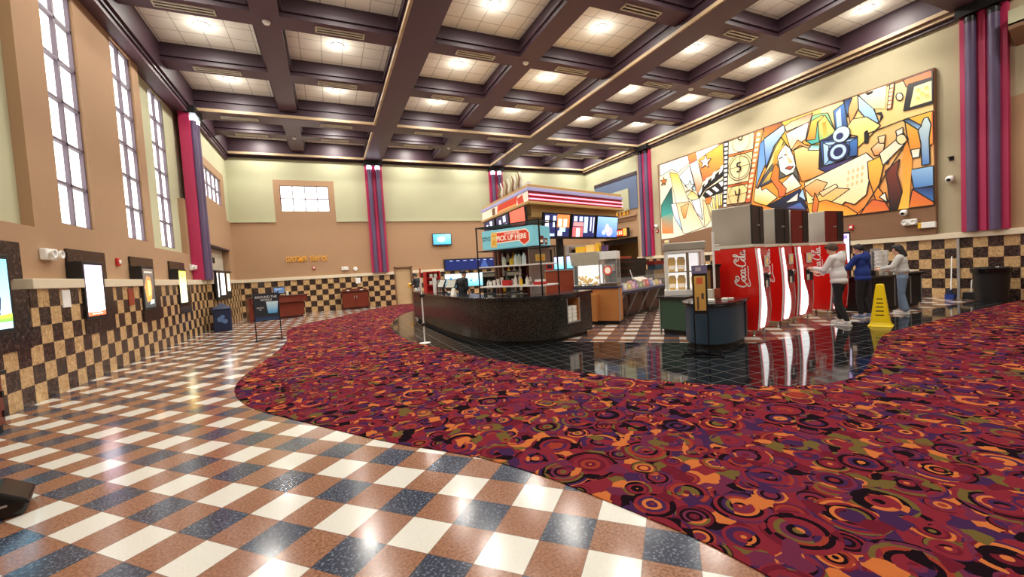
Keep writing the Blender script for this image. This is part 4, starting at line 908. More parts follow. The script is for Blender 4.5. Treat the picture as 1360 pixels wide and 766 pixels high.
for txt, s, z, x in (('AROUND THE', .1, 1.3, .33), ('WORLD', .09, 1.21, .33), ('SMOOTH', .05, .98, .16), ('ICE', .05, .92, .16)):
    o = text_mesh(txt, s, 'white', 'lettering', t, .001, sx=.9); o.location = (x, -.017, z); o.rotation_euler = (pi/2, 0, 0)
# cabinet against the back wall
t = thing('wall_cabinet', 'low mahogany cabinet with two doors against the checkered back wall', 'cabinet', (.62, YB-.08, 0), 0)
mb('mahogany').box(0, 1.4, -.55, 0, .1, .98).build('carcass', t, bevel=.008); mb('mahogany_dark').box(.04, 1.36, -.5, 0, 0, .1).build('plinth', t)
mb('mahogany_dark').box(-.05, 1.45, -.62, .0, .98, 1.05).build('cabinet_top', t, bevel=.006); mb('mahogany').box(.05, 1.35, -.08, 0, 1.05, 1.14).build('backsplash', t)
for x in (.02, .71):
    d = mb('mahogany').box(x, x+.67, -.575, -.55, .14, .9).build('door', t, bevel=.005)
    mb('silver').box(x+(.6 if x < .1 else .04), x+(.63 if x < .1 else .07), -.595, -.575, .62, .76).build('handle', d)
for x, w in ((.9, .14), (1.6, .16)):
    tag(mb('paper').box(x, x+w, YB-.4, YB-.25, 1.051, 1.09).build('paper_stack'), 'small white paper pile at the %s end of mahogany cabinet top' % ('left' if x < 1 else 'right'), 'papers', 'papers on the cabinet')
tag(mb('white').box(1.42, 1.68, YB-.12, YB-.03, 1.42, 1.75).build('wall_mounted_dispenser', bevel=.02), 'white box dispenser on the tiles above the mahogany cabinet', 'dispenser')
# gold letters, television
t = thing('wall_sign', 'gold CUSTOMER SERVICE letters on the brown back wall', 'sign', (-1.04, YB-.04, 2.95), 0)
word = 'CUSTOMER SERVICE'; x = -.97
for i, ch in enumerate(word):
    if ch != ' ':
        o = text_mesh(ch, .38, 'gold_letter', 'letter', t, .02, sx=.55, bold=.001); o.rotation_euler = (pi/2, 0, 0); o.location = (x+.06, 0, .03*sin(i*2.1))
    x += .128
t = thing('wall_mounted_television', 'flat television with a pale blue picture on the brown wall', 'television', (6.62, YB, 3.82), R(0))
mb('black').box(-.6, .6, -.17, -.1, -.37, .37).build('case', t, bevel=.012); mb('black_metal').box(-.1, .1, -.1, -.002, -.1, .1).build('bracket', t)
p = mb('screen'); p.add([(-.56, -.172, -.3), (.56, -.172, -.3), (.56, -.172, .33), (-.56, -.172, .33)], [(0, 1, 2, 3)], [(.06, .25, .45), (.05, .35, .6), (.25, .6, .8), (.08, .35, .6)])
p.c = (.75, .9, .95); p.add([(-.05+.24*cos(k*pi/8), -.174, .02+.16*sin(k*pi/8)) for k in range(16)], [tuple(range(16))]); p.build('screen', t)
# menu screens low on the back wall behind the counter
t = thing('wall_mounted_menu_screen', 'long dark blue menu screen low on the back wall behind the counter', 'screen', (8.4, YB-.12, 0), 0)
mb('black').box(-1.75, 1.75, -.05, .115, 1.84, 2.58).build('case', t, bevel=.01)
p = mb('screen'); p.c = (.006, .012, .07); p.box(-1.68, 1.68, -.056, -.05, 1.88, 2.52); p.c = (.3, .35, .5)
for k in range(7): p.quad((-1.4+k*.45, -.058, 2.44), (-1.2+k*.45, -.058, 2.44), (-1.2+k*.45, -.058, 2.48), (-1.4+k*.45, -.058, 2.48))
p.c = (.03, .06, .2); p.quad((.6, -.058, 1.9), (1.2, -.058, 1.9), (1.0, -.058, 2.4), (.8, -.058, 2.4)); p.build('screen', t)
t = thing('wall_mounted_lit_panel', 'bright cyan backlit drinks panel under the long blue menu screen', 'lit panel', (8.5, YB-.12, 0), 0)
mb('silver').box(-1.9, 1.75, -.05, .03, .78, 1.66).build('case', t)
p = mb('screen'); p.add([(-1.85, -.056, .82), (1.7, -.056, .82), (1.7, -.056, 1.62), (-1.85, -.056, 1.62)], [(0, 1, 2, 3)], [(.05, .4, .75), (.1, .5, .8), (.55, .8, .9), (.6, .85, .9)])
random.seed(3)
for k in range(14):
    x, z, w = random.uniform(-1.7, 1.4), random.uniform(.85, 1.3), random.uniform(.05, .2); p.c = random.choice([(.7, .85, .95), (.02, .2, .5), (.3, .65, .85)]); p.quad((x, -.058, z), (x+w, -.058, z), (x+w*.8, -.058, z+w*1.4), (x+w*.1, -.058, z+w*1.3))
p.build('picture', t)
# foreground left
t = thing('low_cabinet', 'red brown low cabinet with black top at the left frame edge', 'cabinet', (XL+.06, 6.6, 0), 0)
mb('mahogany').box(0, .46, 0, .85, .1, .74).build('carcass', t, bevel=.01); mb('black').box(.02, .44, .03, .82, 0, .1).build('plinth', t); mb('black').box(-.02, .5, -.02, .88, .74, .79).build('cabinet_top', t, bevel=.006)
for z in (.2, .45): mb('black').box(.46, .475, .8, .84, z, z+.08).build('hinge', t)
t = thing('stand_base', 'black wedge shaped stand foot with a silver streak at the frame edge', 'stand foot', (-2.72, 4.52, 0), R(20))
mb('black_gloss').prism([(-.3, 0), (.38, 0), (.42, .1), (.26, .22), (-.3, .3)], -.2, .2, lambda x, y, z: (x, z, y)).build('wedge', t, bevel=.025)
b = mb('silver'); b.add([(.1, -.203, .08), (.3, -.203, .1), (.3, -.203, .115), (.12, -.203, .11)], [(0, 1, 2, 3)]); b.build('streak', t)

# ------------------------------------------------------------------ mural wall

t = thing('mural', 'long colourful film themed mural panel above the drink machines', 'mural', (0, 0, 0))
b = mb('brown_dark'); b.box(XMU, XR-.004, 6.47, 18.12, 2.003, 7.08); b.build('backing_panel', t, bevel=.01)
p = mb('mural_paint'); cl = lambda q: (min(18.1, max(6.5, q[0])), min(7.05, max(2.9, q[1])))
o_ = mb('painted'); dz = .0
for i, (pts, a, c, ol) in enumerate(MURAL):
    q = [cl(w) for w in pts]; x = XMU-.004-i*.00022
    ca, cc = MCOL[a], MCOL[c]; zs = [w[1]-w[0]*.35 for w in q]; lo, hi = min(zs), max(zs)
    cols = [tuple(ca[k]*f+cc[k]*(1-f) for k in range(3)) for f in [((z-lo)/(hi-lo+1e-6)) for z in zs]]
    # fan from the middle keeps the airbrushed blend even
    n = len(q); cy, cz = sum(w[0] for w in q)/n, sum(w[1] for w in q)/n
    p.add([(x, w[0], w[1]) for w in q], [tuple(range(n))], cols)
    if ol:
        p.c = (.012, .01, .01)
        for k in range(n):
            A, B = Vector(q[k]), Vector(q[(k+1) % n]); d = B-A
            if d.length < .01: continue
            d.normalize(); nn = Vector((-d.y, d.x))*.016
            p.quad(*[(x-.0001, w.x, w.y) for w in (A+nn, B+nn, B-nn, A-nn)])
p.build('painted_face', t)
def camera_dome(loc, label, dark=False):
    t = thing('wall_mounted_camera', label, 'security camera', loc, -pi/2, 'security cameras on the mural wall')
    mb('white').box(-.05, .05, -.06, 0, -.05, .1).build('bracket', t, bevel=.01)
    h = mb('white'); h.ball((0, -.14, 0), .1); h.build('housing', t, smooth=True); e = mb('black_gloss'); e.ball((0, -.2, -.02), .055); e.build('lens', t, smooth=True)
camera_dome((XR, 6.15, 3.62), 'white dome camera on pale wall between the mural and the column')
camera_dome((XMU-.003, 7.2, 2.76), 'white dome camera on the brown strip just under the mural')
camera_dome((XR-.003, 18.45, 3.67), 'small white dome camera on pale wall near the mural left edge')
t = thing('wall_bracket', 'dark empty bracket on pale wall above the white dome camera', 'bracket', (XR, 6.15, 4.25), -pi/2)
b = mb('black_metal'); b.box(-.05, .05, -.03, 0, -.06, .06); b.tube([(0, 0, 0), (-.02, -.16, .02), (.06, -.24, -.02)], .02); b.build('arm', t)
t = thing('wall_mounted_box_light', 'white and yellow box light below the mural right end', 'emergency light', (XMU-.003, 6.65, 2.3), -pi/2)
mb('white').box(-.2, .2, -.09, 0, -.09, .09).build('body', t, bevel=.015); mb('yellow').box(-.22, -.14, -.1, 0, -.09, .09).build('end_cap', t, bevel=.01)
t = thing('wall_mounted_box_light', 'small orange lit fitting at the lower left corner of the mural', 'emergency light', (XMU-.003, 17.6, 2.72), -pi/2)
mb('offwhite').box(-.15, .15, -.09, 0, -.07, .07).build('body', t, bevel=.01); mb('sign_amber').box(-.1, .1, -.1, -.09, -.04, .04).build('lens', t)
# red dot matrix sign over the corridor opening
t = thing('led_sign', 'black and red lit sign hanging over the dark corridor opening', 'sign', (XR-.25, 21.6, 3.58), -pi/2)
mb('black').box(-1.3, .95, -.1, .06, -.25, .3).build('case', t, bevel=.01)
p = mb('screen'); p.c = (1, .06, .01)
for x0, x1, z0, z1, c in ((-.6, .55, -.15, .22, (.8, .03, .01)), (.5, .85, -.18, .26, (1, .28, .05)), (-1.2, -.75, -.2, 0, (.45, .03, .03))):
    p.c = c; p.quad((x0, -.103, z0), (x1, -.103, z0), (x1, -.103, z1), (x0, -.103, z1))
p.c = (1, .5, .3)
for k in range(5): p.quad((-.5+k*.2, -.105, -.08), (-.38+k*.2, -.105, -.08), (-.38+k*.2, -.105, .14), (-.5+k*.2, -.105, .14))
p.build('display', t); mb('black_metal').box(-.5, .5, .06, .26, .0, .1).build('bracket', t)
t = thing('wall_sign', 'row of gold letters standing on the ledge right of the canopy', 'sign', (XR-.07, 21.3, 4.66), -pi/2)
x = -.62
for ch in 'VIAT':
    o = text_mesh(ch, .48, 'gold_letter', 'letter', t, .03, sx=.7, bold=.01); o.rotation_euler = (pi/2, 0, 0); o.location = (x, 0, .17); x += .34
# drinks end of the right wall: trash, broom, corner strip
t = thing('trash_can', 'large black trash can with liner against the tiled right wall', 'trash can', (16.75, 5.12, 0), R(-12))
mb('black').lathe([(.31, 0), (.36, .86), (.39, .87), (.39, .92), (.36, .92)], 24).build('barrel', t, smooth='auto')
b = mb('black_gloss'); b.lathe([(.4, .82), (.41, .93), (.37, .96), (.33, .9)], 24); b.build('liner', t, smooth='auto')
t = thing('push_broom', 'broom with white handle and blue brush leaning on the right wall', 'broom', (17.3, 6.05, 0), -pi/2)
b = mb('white'); b.tube([(.02, -.28, .3), (-.06, .02, 1.28)], .014); b.build('handle', t)
mb('bin_blue').prism([(-.1, 0), (.12, 0), (.05, .3), (-.03, .3)], -.06, .06, lambda x, y, z: (x, z-.3, y)).build('brush_head', t, bevel=.01)
b = mb('hoodie_blue'); b.box(-.09, .11, -.37, -.23, 0, .16); b.build('bristles', t)
t = thing('dust_pan', 'dark upright dust pan with white handle beside the trash can', 'dust pan', (17.2, 5.68, 0), -pi/2)
mb('black').prism([(-.15, 0), (.15, 0), (.13, .22), (-.13, .22)], -.1, .1, lambda x, y, z: (x, z, y)).build('pan', t, bevel=.01); b = mb('white'); b.tube([(0, .05, .2), (0, .1, .55), (.06, .1, .62)], .016); b.build('handle', t)
struct(mb('silver').box(XR-.07, XR-.03, 5.98, 6.04, 0, 1.83).build('trim_90'))
# ------------------------------------------------------------------ concession counter
def inset(poly, d):
    n = len(poly); out = []
    A = sum(poly[i][0]*poly[(i+1) % n][1]-poly[(i+1) % n][0]*poly[i][1] for i in range(n))
    sg = 1 if A > 0 else -1
    for i in range(n):
        p0, p1, p2 = Vector(poly[i-1]), Vector(poly[i]), Vector(poly[(i+1) % n])
        a = (p1-p0).normalized(); b = (p2-p1).normalized()
        n1 = Vector((-a.y, a.x))*sg; n2 = Vector((-b.y, b.x))*sg
        m = (n1+n2); m = m/max(.3, m.length_squared/2) if m.length > 1e-6 else n1
        out.append(tuple(p1+m*d*1.0))
    return out
front = smooth2([(2.95, 16.2), (2.91, 14.0), (2.92, 12.3), (2.94, 10.9), (3.02, 9.8), (3.18, 9.1), (3.45, 8.55), (3.9, 8.13), (4.35, 8.0), (4.75, 8.06), (5.86, 8.52)], 4)
back = [(5.62, 9.12), (4.7, 8.78), (4.2, 8.8), (3.9, 9.1), (3.72, 9.7), (3.66, 10.9), (3.62, 12.3), (3.6, 14.0), (3.65, 16.2)]
poly = front+back
t = thing('granite_counter', 'long curved speckled black granite concession counter with polished top', 'counter', (0, 0, 0))
def cut(poly_pts): return poly_pts
mb('black').prism(inset(poly, .1), .004, .1).build('toe_kick', t)
# front skin with a napkin niche near its right hand end
na, nb_ = Vector((4.93, 8.13)), Vector((5.36, 8.31))
b = mb('counter_granite'); b.prism(poly, .1, .38)
b.prism(poly, .94, 1.0)
left = [p for p in front if p[0] < 4.9 or p[1] > 9.5]+[tuple(na)]
right = [tuple(nb_), (5.86, 8.52), (5.62, 9.12), (5.2, 8.98)]
b.prism(left+[(4.75, 8.8)]+back[2:], .38, .94); b.prism(right, .38, .94)
b.build('front', t)
mb('slab_granite').prism(inset(poly, -.035), 1.0, 1.07).build('counter_top', t, bevel=.008)
b = mb('oak'); d = (nb_-na).normalized(); nn = Vector((-d.y, d.x))
pts = lambda u, v: tuple(na+d*u+nn*v)
w = (nb_-na).length
b.prism([pts(0, .42), pts(w, .42), pts(w, .45), pts(0, .45)], .38, .94)
b.mat('oak').prism([pts(0, 0), pts(.02, 0), pts(.02, .42), pts(0, .42)], .38, .94); b.prism([pts(w-.02, 0), pts(w, 0), pts(w, .42), pts(w-.02, .42)], .38, .94)
b.mat('silver').prism([pts(-.02, -.015), pts(w+.02, -.015), pts(w+.02, .06), pts(-.02, .06)], .37, .4); b.prism([pts(-.02, -.015), pts(0, -.015), pts(0, .04), pts(-.02, .04)], .4, .94); b.prism([pts(w, -.015), pts(w+.02, -.015), pts(w+.02, .04), pts(w, .04)], .4, .94)
b.build('niche', t)
for i in range(2):
    for j, z in enumerate((.401, .492, .583, .672)):
        q = mb('paper'); u0 = .04+i*.2; q.prism([pts(u0, .03), pts(u0+.17, .03), pts(u0+.17, .3), pts(u0, .3)], z, z+.082)
        tag(q.build('napkin_bundle', bevel=.006), 'white napkin bundle in the counter niche, %s stack, %s' % (('left', 'right')[i], ('lowest', 'second from bottom', 'third from bottom', 'topmost')[j]), 'napkins', 'napkin bundles in the niche')
# stanchion post at the carpet edge
t = thing('sign_post', 'thin white post with black clips and red tip before the counter', 'post', (2.06, 10.2, 0))
b = mb('white'); b.tube([(0, 0, .02), (0, 0, 1.62)], .018); b.build('pole', t); b = mb('red_paint'); b.tube([(0, 0, 1.62), (0, 0, 1.84)], .018); b.build('tip', t)
mb('white').lathe([(.14, 0), (.14, .012), (.03, .025)], 20).build('base', t, smooth='auto')
for z in (.46, 1.17): mb('black').box(-.05, .05, -.04, .04, z-.03, z+.04).build('clip', t, bevel=.008)
# black rack with the pick up sign
RK = Vector((3.44, 9.81, 1.07)); ra = az(151.4)
t = thing('pickup_rack', 'black metal rack standing on the granite counter with two white shelves', 'rack', RK, ra)
RL, RD, RT = 1.87, .72, 1.7
for x in (0, RL):
    for y in (0, RD):
        b = mb('black_metal'); b.box(x-.013, x+.013, y-.013, y+.013, 0, RT); b.build('post', t)
b = mb('black_metal')
for z in (1.1, RT-.02):
    b.box(0, RL, -.012, .012, z-.012, z+.012); b.box(0, RL, RD-.012, RD+.012, z-.012, z+.012); b.box(-.012, .012, 0, RD, z-.012, z+.012); b.box(RL-.012, RL+.012, 0, RD, z-.012, z+.012)
b.build('frame_rails', t)
for z in (.2, .69): mb('white').box(.0, RL, .0, RD, z, z+.03).build('shelf', t, bevel=.004)
b = mb('black_metal')
for k in range(17): b.box(.1+k*.1, .112+k*.1, .02, RD-.02, RT-.03, RT-.015)
b.build('top_grid', t)
s = thing('pickup_sign', 'turquoise box sign reading PICK UP HERE hung in the black rack', 'sign', RK, ra)
b = mb('sign_teal'); b.box(.2, 1.72, -.02, .68, 1.13, 1.58); b.build('box', s, bevel=.004)
def sp(b, m, pts, y=-.022): b.mat(m); b.add([(x, y, z) for x, z in pts], [tuple(range(len(pts)))]); return b
arrow = lambda e: [(.62-e, 1.27-e), (1.36-e, 1.29-e), (1.36-e, 1.25-e*.4), (1.47, 1.17-e), (1.6+e, 1.25-e*.4), (1.6+e, 1.42), (1.52+e*.6, 1.5+e), (.62-e, 1.5+e)]
b = MB(); sp(b, 'sign_cream', arrow(.025)); b.build('arrow_border', s)
b = MB(); sp(b, 'sign_red', arrow(0), -.025); b.build('arrow', s)
b = MB(); sp(b, 'sign_amber', [(.47, 1.18), (.66, 1.16), (.68, 1.52), (.5, 1.53)], -.028); sp(b, 'gold_letter', [(.52, 1.23), (.62, 1.22), (.64, 1.33), (.53, 1.34)], -.03); sp(b, 'gold_letter', [(.53, 1.42), (.63, 1.42), (.635, 1.46), (.535, 1.46)], -.03); b.build('popcorn_bag', s)
o = text_mesh('PICK UP HERE', .16, 'sign_cream', 'lettering', s, .002, bold=.004, sx=.88); o.rotation_euler = (pi/2, 0, 0); o.location = (1.1, -.03, 1.36)
o = text_mesh('CONCESSIONS', .065, 'sign_cream', 'lettering', s, .002, bold=.001); o.rotation_euler = (pi/2, 0, 0); o.location = (1.12, -.03, 1.46)
for tx, z in (('Snacks for', 1.42), ('your Trip', 1.36)):
    o = text_mesh(tx, .07, 'black', 'lettering', s, .001); o.rotation_euler = (pi/2, 0, 0); o.location = (.34, -.025, z)
b = mb('red_dark')
for y0, w_, h in ((.2, .2, .2), (.42, .14, .15)): b.add([(1.723, y0+.02, 1.15), (1.723, y0+w_-.02, 1.15), (1.723, y0+w_, 1.15+h), (1.723, y0, 1.15+h)], [(0, 1, 2, 3)]); b.mat('sign_cream').add([(1.724, y0+.05, 1.2), (1.724, y0+w_-.05, 1.2), (1.724, y0+w_-.05, 1.26), (1.724, y0+.05, 1.26)], [(0, 1, 2, 3)]); b.mat('red_dark')
b.build('cup_print', s)
# things on the rack shelves
Rm = Matrix.Translation(RK) @ Matrix.Rotation(ra, 4, 'Z')
def rp(x, y, z): return tuple(Rm @ Vector((x, y, z)))
def bottle(loc, h, r, body, cap, label):
    t = thing('bottle', label, 'bottle', loc, 0, 'bottles and jars on the rack shelves')
    b = mb(body); b.lathe([(r, 0), (r, h*.6), (r*.85, h*.68), (r*.4, h*.78), (r*.4, h*.86)], 16); b.build('body', t, smooth='auto')
    mb(cap).lathe([(r*.45, h*.86), (r*.45, h*.97), (r*.25, h)], 12).build('cap', t, smooth='auto')
bl = [(.95, .25, .26, .04, 'white', 'offwhite', 'tall white bottle nearest the red tub on lower rack shelf'), (1.05, .3, .3, .042, 'offwhite', 'white', 'tallest pale bottle mid lower rack shelf'), (1.15, .2, .2, .035, 'yellow', 'white', 'short yellowish bottle between pale bottles on lower rack shelf'), (1.27, .28, .22, .045, 'white', 'silver', 'white bottle with silver cap on lower rack shelf'), (1.4, .22, .18, .045, 'steel', 'white', 'small steel canister on lower rack shelf near the right post')]
for x, y, h, r, m, c, lab in bl: bottle(rp(x, y, .231), h, r, m, c, lab)
for x, m, lab, h in ((.55, 'offwhite', 'pale jug leftmost on the upper rack shelf', .25), (.78, 'yellow', 'yellow squeeze bottle on the upper rack shelf', .2), (.92, 'white', 'white tall bottle on the upper rack shelf', .3), (1.02, 'offwhite', 'cream tall bottle beside white bottle on upper rack shelf', .3), (1.16, 'white', 'white bottle rightmost on the upper rack shelf', .31)): bottle(rp(x, .35, .721), h, .05, m, 'black', lab)
t = thing('condiment_tub', 'bright red tub with green lid on the lower rack shelf', 'tub', rp(.72, .22, .231), ra)
mb('red_paint').prism([(-.1, 0), (.1, 0), (.11, .13), (-.11, .13)], -.08, .08, lambda x, y, z: (x, z, y)).build('tub_body', t, bevel=.008); mb('green_laminate').ball((0, 0, .15), (.05, .05, .05)).build('lid', t, smooth=True)
t = thing('condiment_tub', 'flat red tray at the right end of the lower rack shelf', 'tray', rp(1.68, .22, .231), ra)
mb('red_paint').prism([(-.12, 0), (.12, 0), (.14, .07), (-.14, .07)], -.1, .1, lambda x, y, z: (x, z, y)).build('tray_body', t, bevel=.006); mb('white').box(-.1, .1, -.08, .08, .07, .12).build('napkins', t)
for k in range(4):
    tag(mb('white').lathe([(.03, 0), (.042, .11+.03*k)], 14, (0, 0, 0)).build('cup_stack', smooth='auto'), 'white cup stack %s on the left half of lower rack shelf' % ('at the left post', 'second from left post', 'third from left post', 'fourth from left post, tallest')[k], 'cups', 'cup stacks on the rack'); bpy.context.scene.collection.objects[-1].location = rp(.1+k*.13, .3, .231)
# things behind and on the counter
t = thing('snack_rack', 'red wire snack rack with white cups at the far counter end', 'rack', (3.3, 14.4, 1.07), R(5))
b = mb('red_paint')
for x in (-.24, .24): b.box(x-.02, x+.02, -.15, .15, 0, .72)
for z in (0, .22, .46, .68): b.box(-.24, .24, -.15, .15, z, z+.035)
b.box(-.24, .24, .13, .15, 0, .72); b.build('rack_frame', t)
for x, z in ((-.08, .26), (.08, .26), (-.06, .5), (.1, .5)): mb('offwhite').box(x-.05, x+.05, -.14, -.05, z, z+.13).build('cup', t)
def till(loc, rz, label):
    t = thing('till', label, 'till', loc, rz, 'tills along the counter')
    b = mb('black'); b.box(-.12, .12, -.1, .12, 0, .03); b.tube([(0, .03, .02), (0, .0, .2)], .03); b.build('stand', t)
    p = mb('black'); p.T = Matrix.Translation((0, 0, .3)) @ Matrix.Rotation(R(-25), 4, 'X'); p.box(-.2, .2, -.02, .02, -.15, .15); p.build('display', t, bevel=.008)
    q = mb('steel'); q.T = p.T; q.box(-.17, .17, -.026, -.02, -.12, .12); q.build('screen', t)
till((3.3, 13.0, 1.07), R(-75), 'dark till with tilted screen beside the red snack rack'); till((3.3, 11.9, 1.07), R(-60), 'dark till with tilted screen beside the capped worker')
for k, (x, y, h, lab) in enumerate(((3.42, 13.9, .42, 'tall steel cup stack nearest the red snack rack'), (3.2, 13.6, .5, 'taller white cup stack between rack and till'), (3.42, 13.35, .38, 'shorter steel cup stack beside the dark till'))):
    o = mb(('steel', 'white', 'steel')[k]).lathe([(.05, 0), (.065, h)], 16).build('cup_stack', smooth='auto'); o.location = (x, y, 1.07); tag(o, lab, 'cups', 'cup stacks on the counter')
t = thing('card_notice', 'small white notice card standing on the counter near the worker', 'notice', (3.15, 11.2, 1.07), R(-70)); mb('paper').prism([(-.06, 0), (.06, 0), (0, .2)], -.07, .07, lambda x, y, z: (z, x, y)).build('card', t)
for k, (x, y, r_, lab) in enumerate(((4.55, 12.05, 30, 'dark coffee brewer behind the left post of the rack'), (5.25, 11.82, 30, 'dark coffee brewer behind the right post of the rack'))):
    t = thing('coffee_brewer', lab, 'coffee machine', (x, y, .95), R(-20), 'coffee brewers behind the rack')
    b = mb('black'); b.box(-.2, .2, -.2, .2, 0, .05); b.box(-.2, .2, .02, .2, .05, .7); b.box(-.2, .2, -.2, .2, .52, .7); b.build('body', t, bevel=.012); b = mb('steel'); b.lathe([(.09, .06), (.1, .12), (.1, .34), (.06, .42), (.06, .46)], 16, (0, -.08, 0)); b.build('pot', t, smooth='auto'); mb('steel').box(-.18, .18, -.21, -.2, .56, .66).build('control_panel', t)
t = thing('prep_table', 'steel topped prep table carrying the coffee brewers', 'table', (4.25, 11.8, 0), R(-18))
mb('brown_dark').box(0, 1.3, 0, .7, .1, .9).build('carcass', t); mb('steel').box(-.03, 1.33, -.03, .73, .9, .945).build('table_top', t, bevel=.004); mb('black').box(.05, 1.25, .05, .65, 0, .1).build('plinth', t)
# tall units in the middle of the stand
t = thing('back_shelf', 'dark framed tall shelf unit of pale bottles behind the rack', 'shelf unit', (5.42, 13.7, 0), 0)
b = mb('mahogany_dark'); b.box(0, 1.15, .0, .05, 0, 2.55); b.box(0, .1, -.4, 0, 0, 2.55); b.box(1.05, 1.15, -.4, 0, 0, 2.55); b.box(.1, 1.05, -.4, 0, 2.38, 2.55); b.build('carcass', t, bevel=.005)
for z in (.1, .9, 1.45, 1.95): mb('mahogany_dark').box(.1, 1.05, -.38, 0, z, z+.03).build('shelf', t)
k = 0
for z, h in ((1.981, .3), (1.481, .3), (.931, .35)):
    for i in range(4):
        o = mb(('white', 'offwhite', 'yellow', 'offwhite')[(i+k) % 4]).lathe([(.06, 0), (.06, h*.65), (.025, h*.8), (.025, h)], 12).build('bottle', smooth='auto'); o.location = (5.42+.22+i*.22, 13.5, z)
        tag(o, 'pale bottle in the dark shelf unit, %s shelf, %s from its left' % (('upper', 'middle', 'lower')[k], ('first', 'second', 'third', 'last')[i]), 'bottle', 'bottles in the dark shelf unit')
    k += 1
t = thing('drink_cooler', 'pale grey cooler door with an orange snack picture behind the rack', 'cooler', (6.75, 13.9, 0), 0)
mb('silver').box(0, .85, -.35, .3, 0, 2.5).build('cabinet', t, bevel=.01); mb('glass').box(.07, .78, -.37, -.35, .3, 2.4).build('door', t); b = mb('sign_amber'); b.box(.22, .62, -.385, -.372, 1.95, 2.2); b.mat('gold_letter').box(.3, .55, -.39, -.385, 1.98, 2.1); b.build('snack_picture', t)
def cooler(x, y, label, w=1.35):
    t = thing('drink_cooler', label, 'cooler', (x, y, 0), 0)
    mb('silver').box(0, w, 0, .6, 0, 2.6).build('cabinet', t, bevel=.01)
    for i in range(2):
        f = mb('steel').box(.04+i*w/2, w/2+i*w/2-.04, -.03, 0, .25, 2.5).build('door', t); mb('black_gloss').box(.12+i*w/2, w/2+i*w/2-.12, -.036, -.03, .35, 2.42).build('pane', f)
cooler(9.95, 16.0, 'two door steel cooler right of the dark canopy post'); cooler(8.05, 15.0, 'two door steel cooler left of the dark canopy post', 1.1)
# canopy ------------------------------------------------------------
CR = Vector((5.36, 10.62)); a1 = R(74); a2 = R(2)
e1 = Vector((sin(a1), cos(a1))); e2 = Vector((sin(a2), cos(a2)))
LR, LL = 4.45, 4.25
t = thing('concession_canopy', 'square overhead concession canopy with pink neon bands and painted fascia', 'canopy', (0, 0, 0))
quadp = lambda i: [tuple(CR+e1*i*.6+e2*i*.6), tuple(CR+e1*(LR-i*.2)+e2*i*.5), tuple(CR+e1*(LR-i*.2)+e2*(LL-i)), tuple(CR+e1*i*.5+e2*(LL-i))]
def off(d): 
    C0 = CR-(e1+e2)*d; return [tuple(C0), tuple(C0+e1*(LR+2*d)), tuple(C0+e1*(LR+2*d)+e2*(LL+2*d)), tuple(C0+e2*(LL+2*d))]
mb('canopy_tan').prism(off(-.18), 3.18, 3.52).build('soffit_box', t, bevel=.01)
mb('canopy_tan').prism(off(.06), 3.52, 3.6).build('lower_ledge', t, bevel=.01)
mb('canopy_red').prism(off(0), 3.6, 3.9).build('sign_band', t)
mb('band_violet').prism(off(.04), 3.9, 4.0).build('violet_band', t, bevel=.01)
mb('canopy_tan').prism(off(.0), 4.0, 4.09).build('top_band', t, bevel=.01)
n1 = Vector((e1.y, -e1.x)); n2 = Vector((-e2.y, e2.x))
for z in (3.67, 3.79):
    p0 = CR+n1*.03; p1 = p0+e1*LR; b = mb('neon_pink'); b.tube([(p0.x, p0.y, z), (p1.x, p1.y, z)], .022); b.build('neon_tube', t)
# painted banner along the left face
def lf(s, z, k=0.): q = CR+e2*s+n2*(.012+k); return (q.x, q.y, z)
b = mb('sign_cream'); b.quad(lf(LL, 3.61), lf(0, 3.61), lf(0, 3.89), lf(LL, 3.89)); b.mat('sign_red').quad(lf(2.6, 3.62, .004), lf(.9, 3.62, .004), lf(.75, 3.88, .004), lf(2.5, 3.88, .004)); b.mat('panel_red').quad(lf(.75, 3.62, .004), lf(.3, 3.62, .004), lf(.4, 3.86, .004), lf(.8, 3.8, .004))
b.mat('brown_dark').quad(lf(3.1, 3.62, .004), lf(2.8, 3.62, .004), lf(2.8, 3.86, .004), lf(3.1, 3.86, .004)); b.mat('sign_amber').quad(lf(2.5, 3.64, .006), lf(.95, 3.64, .006), lf(.95, 3.68, .006), lf(2.5, 3.68, .006)); b.build('banner', t)
b = mb('white'); q = CR+e2*.2
b.prism([tuple(CR+e2*.02+e1*.02), tuple(CR+e1*.14+e2*.02), tuple(CR+e2*.8+e1*.14), tuple(CR+e2*.8+e1*.02)], 4.09, 4.16); b.build('corner_block', t)
for k, s_ in enumerate((.5, .66, .82, .98, 1.14, 1.32, 1.5, 1.7, 1.9, 2.15, 2.4)):
    q = CR+e2*s_-e1*-.04; b = mb(('offwhite', 'brown_dark', 'wallpaper')[k % 3]); hgt = .56
    b.tube([(q.x, q.y, 4.02), (q.x-.02, q.y, 4.02+hgt*.3), (q.x+.03, q.y+.04, 4.02+hgt*.65), (q.x, q.y+.09, 4.02+hgt)], [.03, .045, .035, .012], 8); b.build('flame_finial', t, smooth=True)
p = CR+e1*1.5+e2*.45
mb('black').box(p.x-.08, p.x+.08, p.y-.08, p.y+.08, 0, 3.2).build('post', t, bevel=.005)
p = CR+e1*3.9+e2*3.9
mb('black').box(p.x-.08, p.x+.08, p.y-.08, p.y+.08, 0, 3.2).build('post', t)
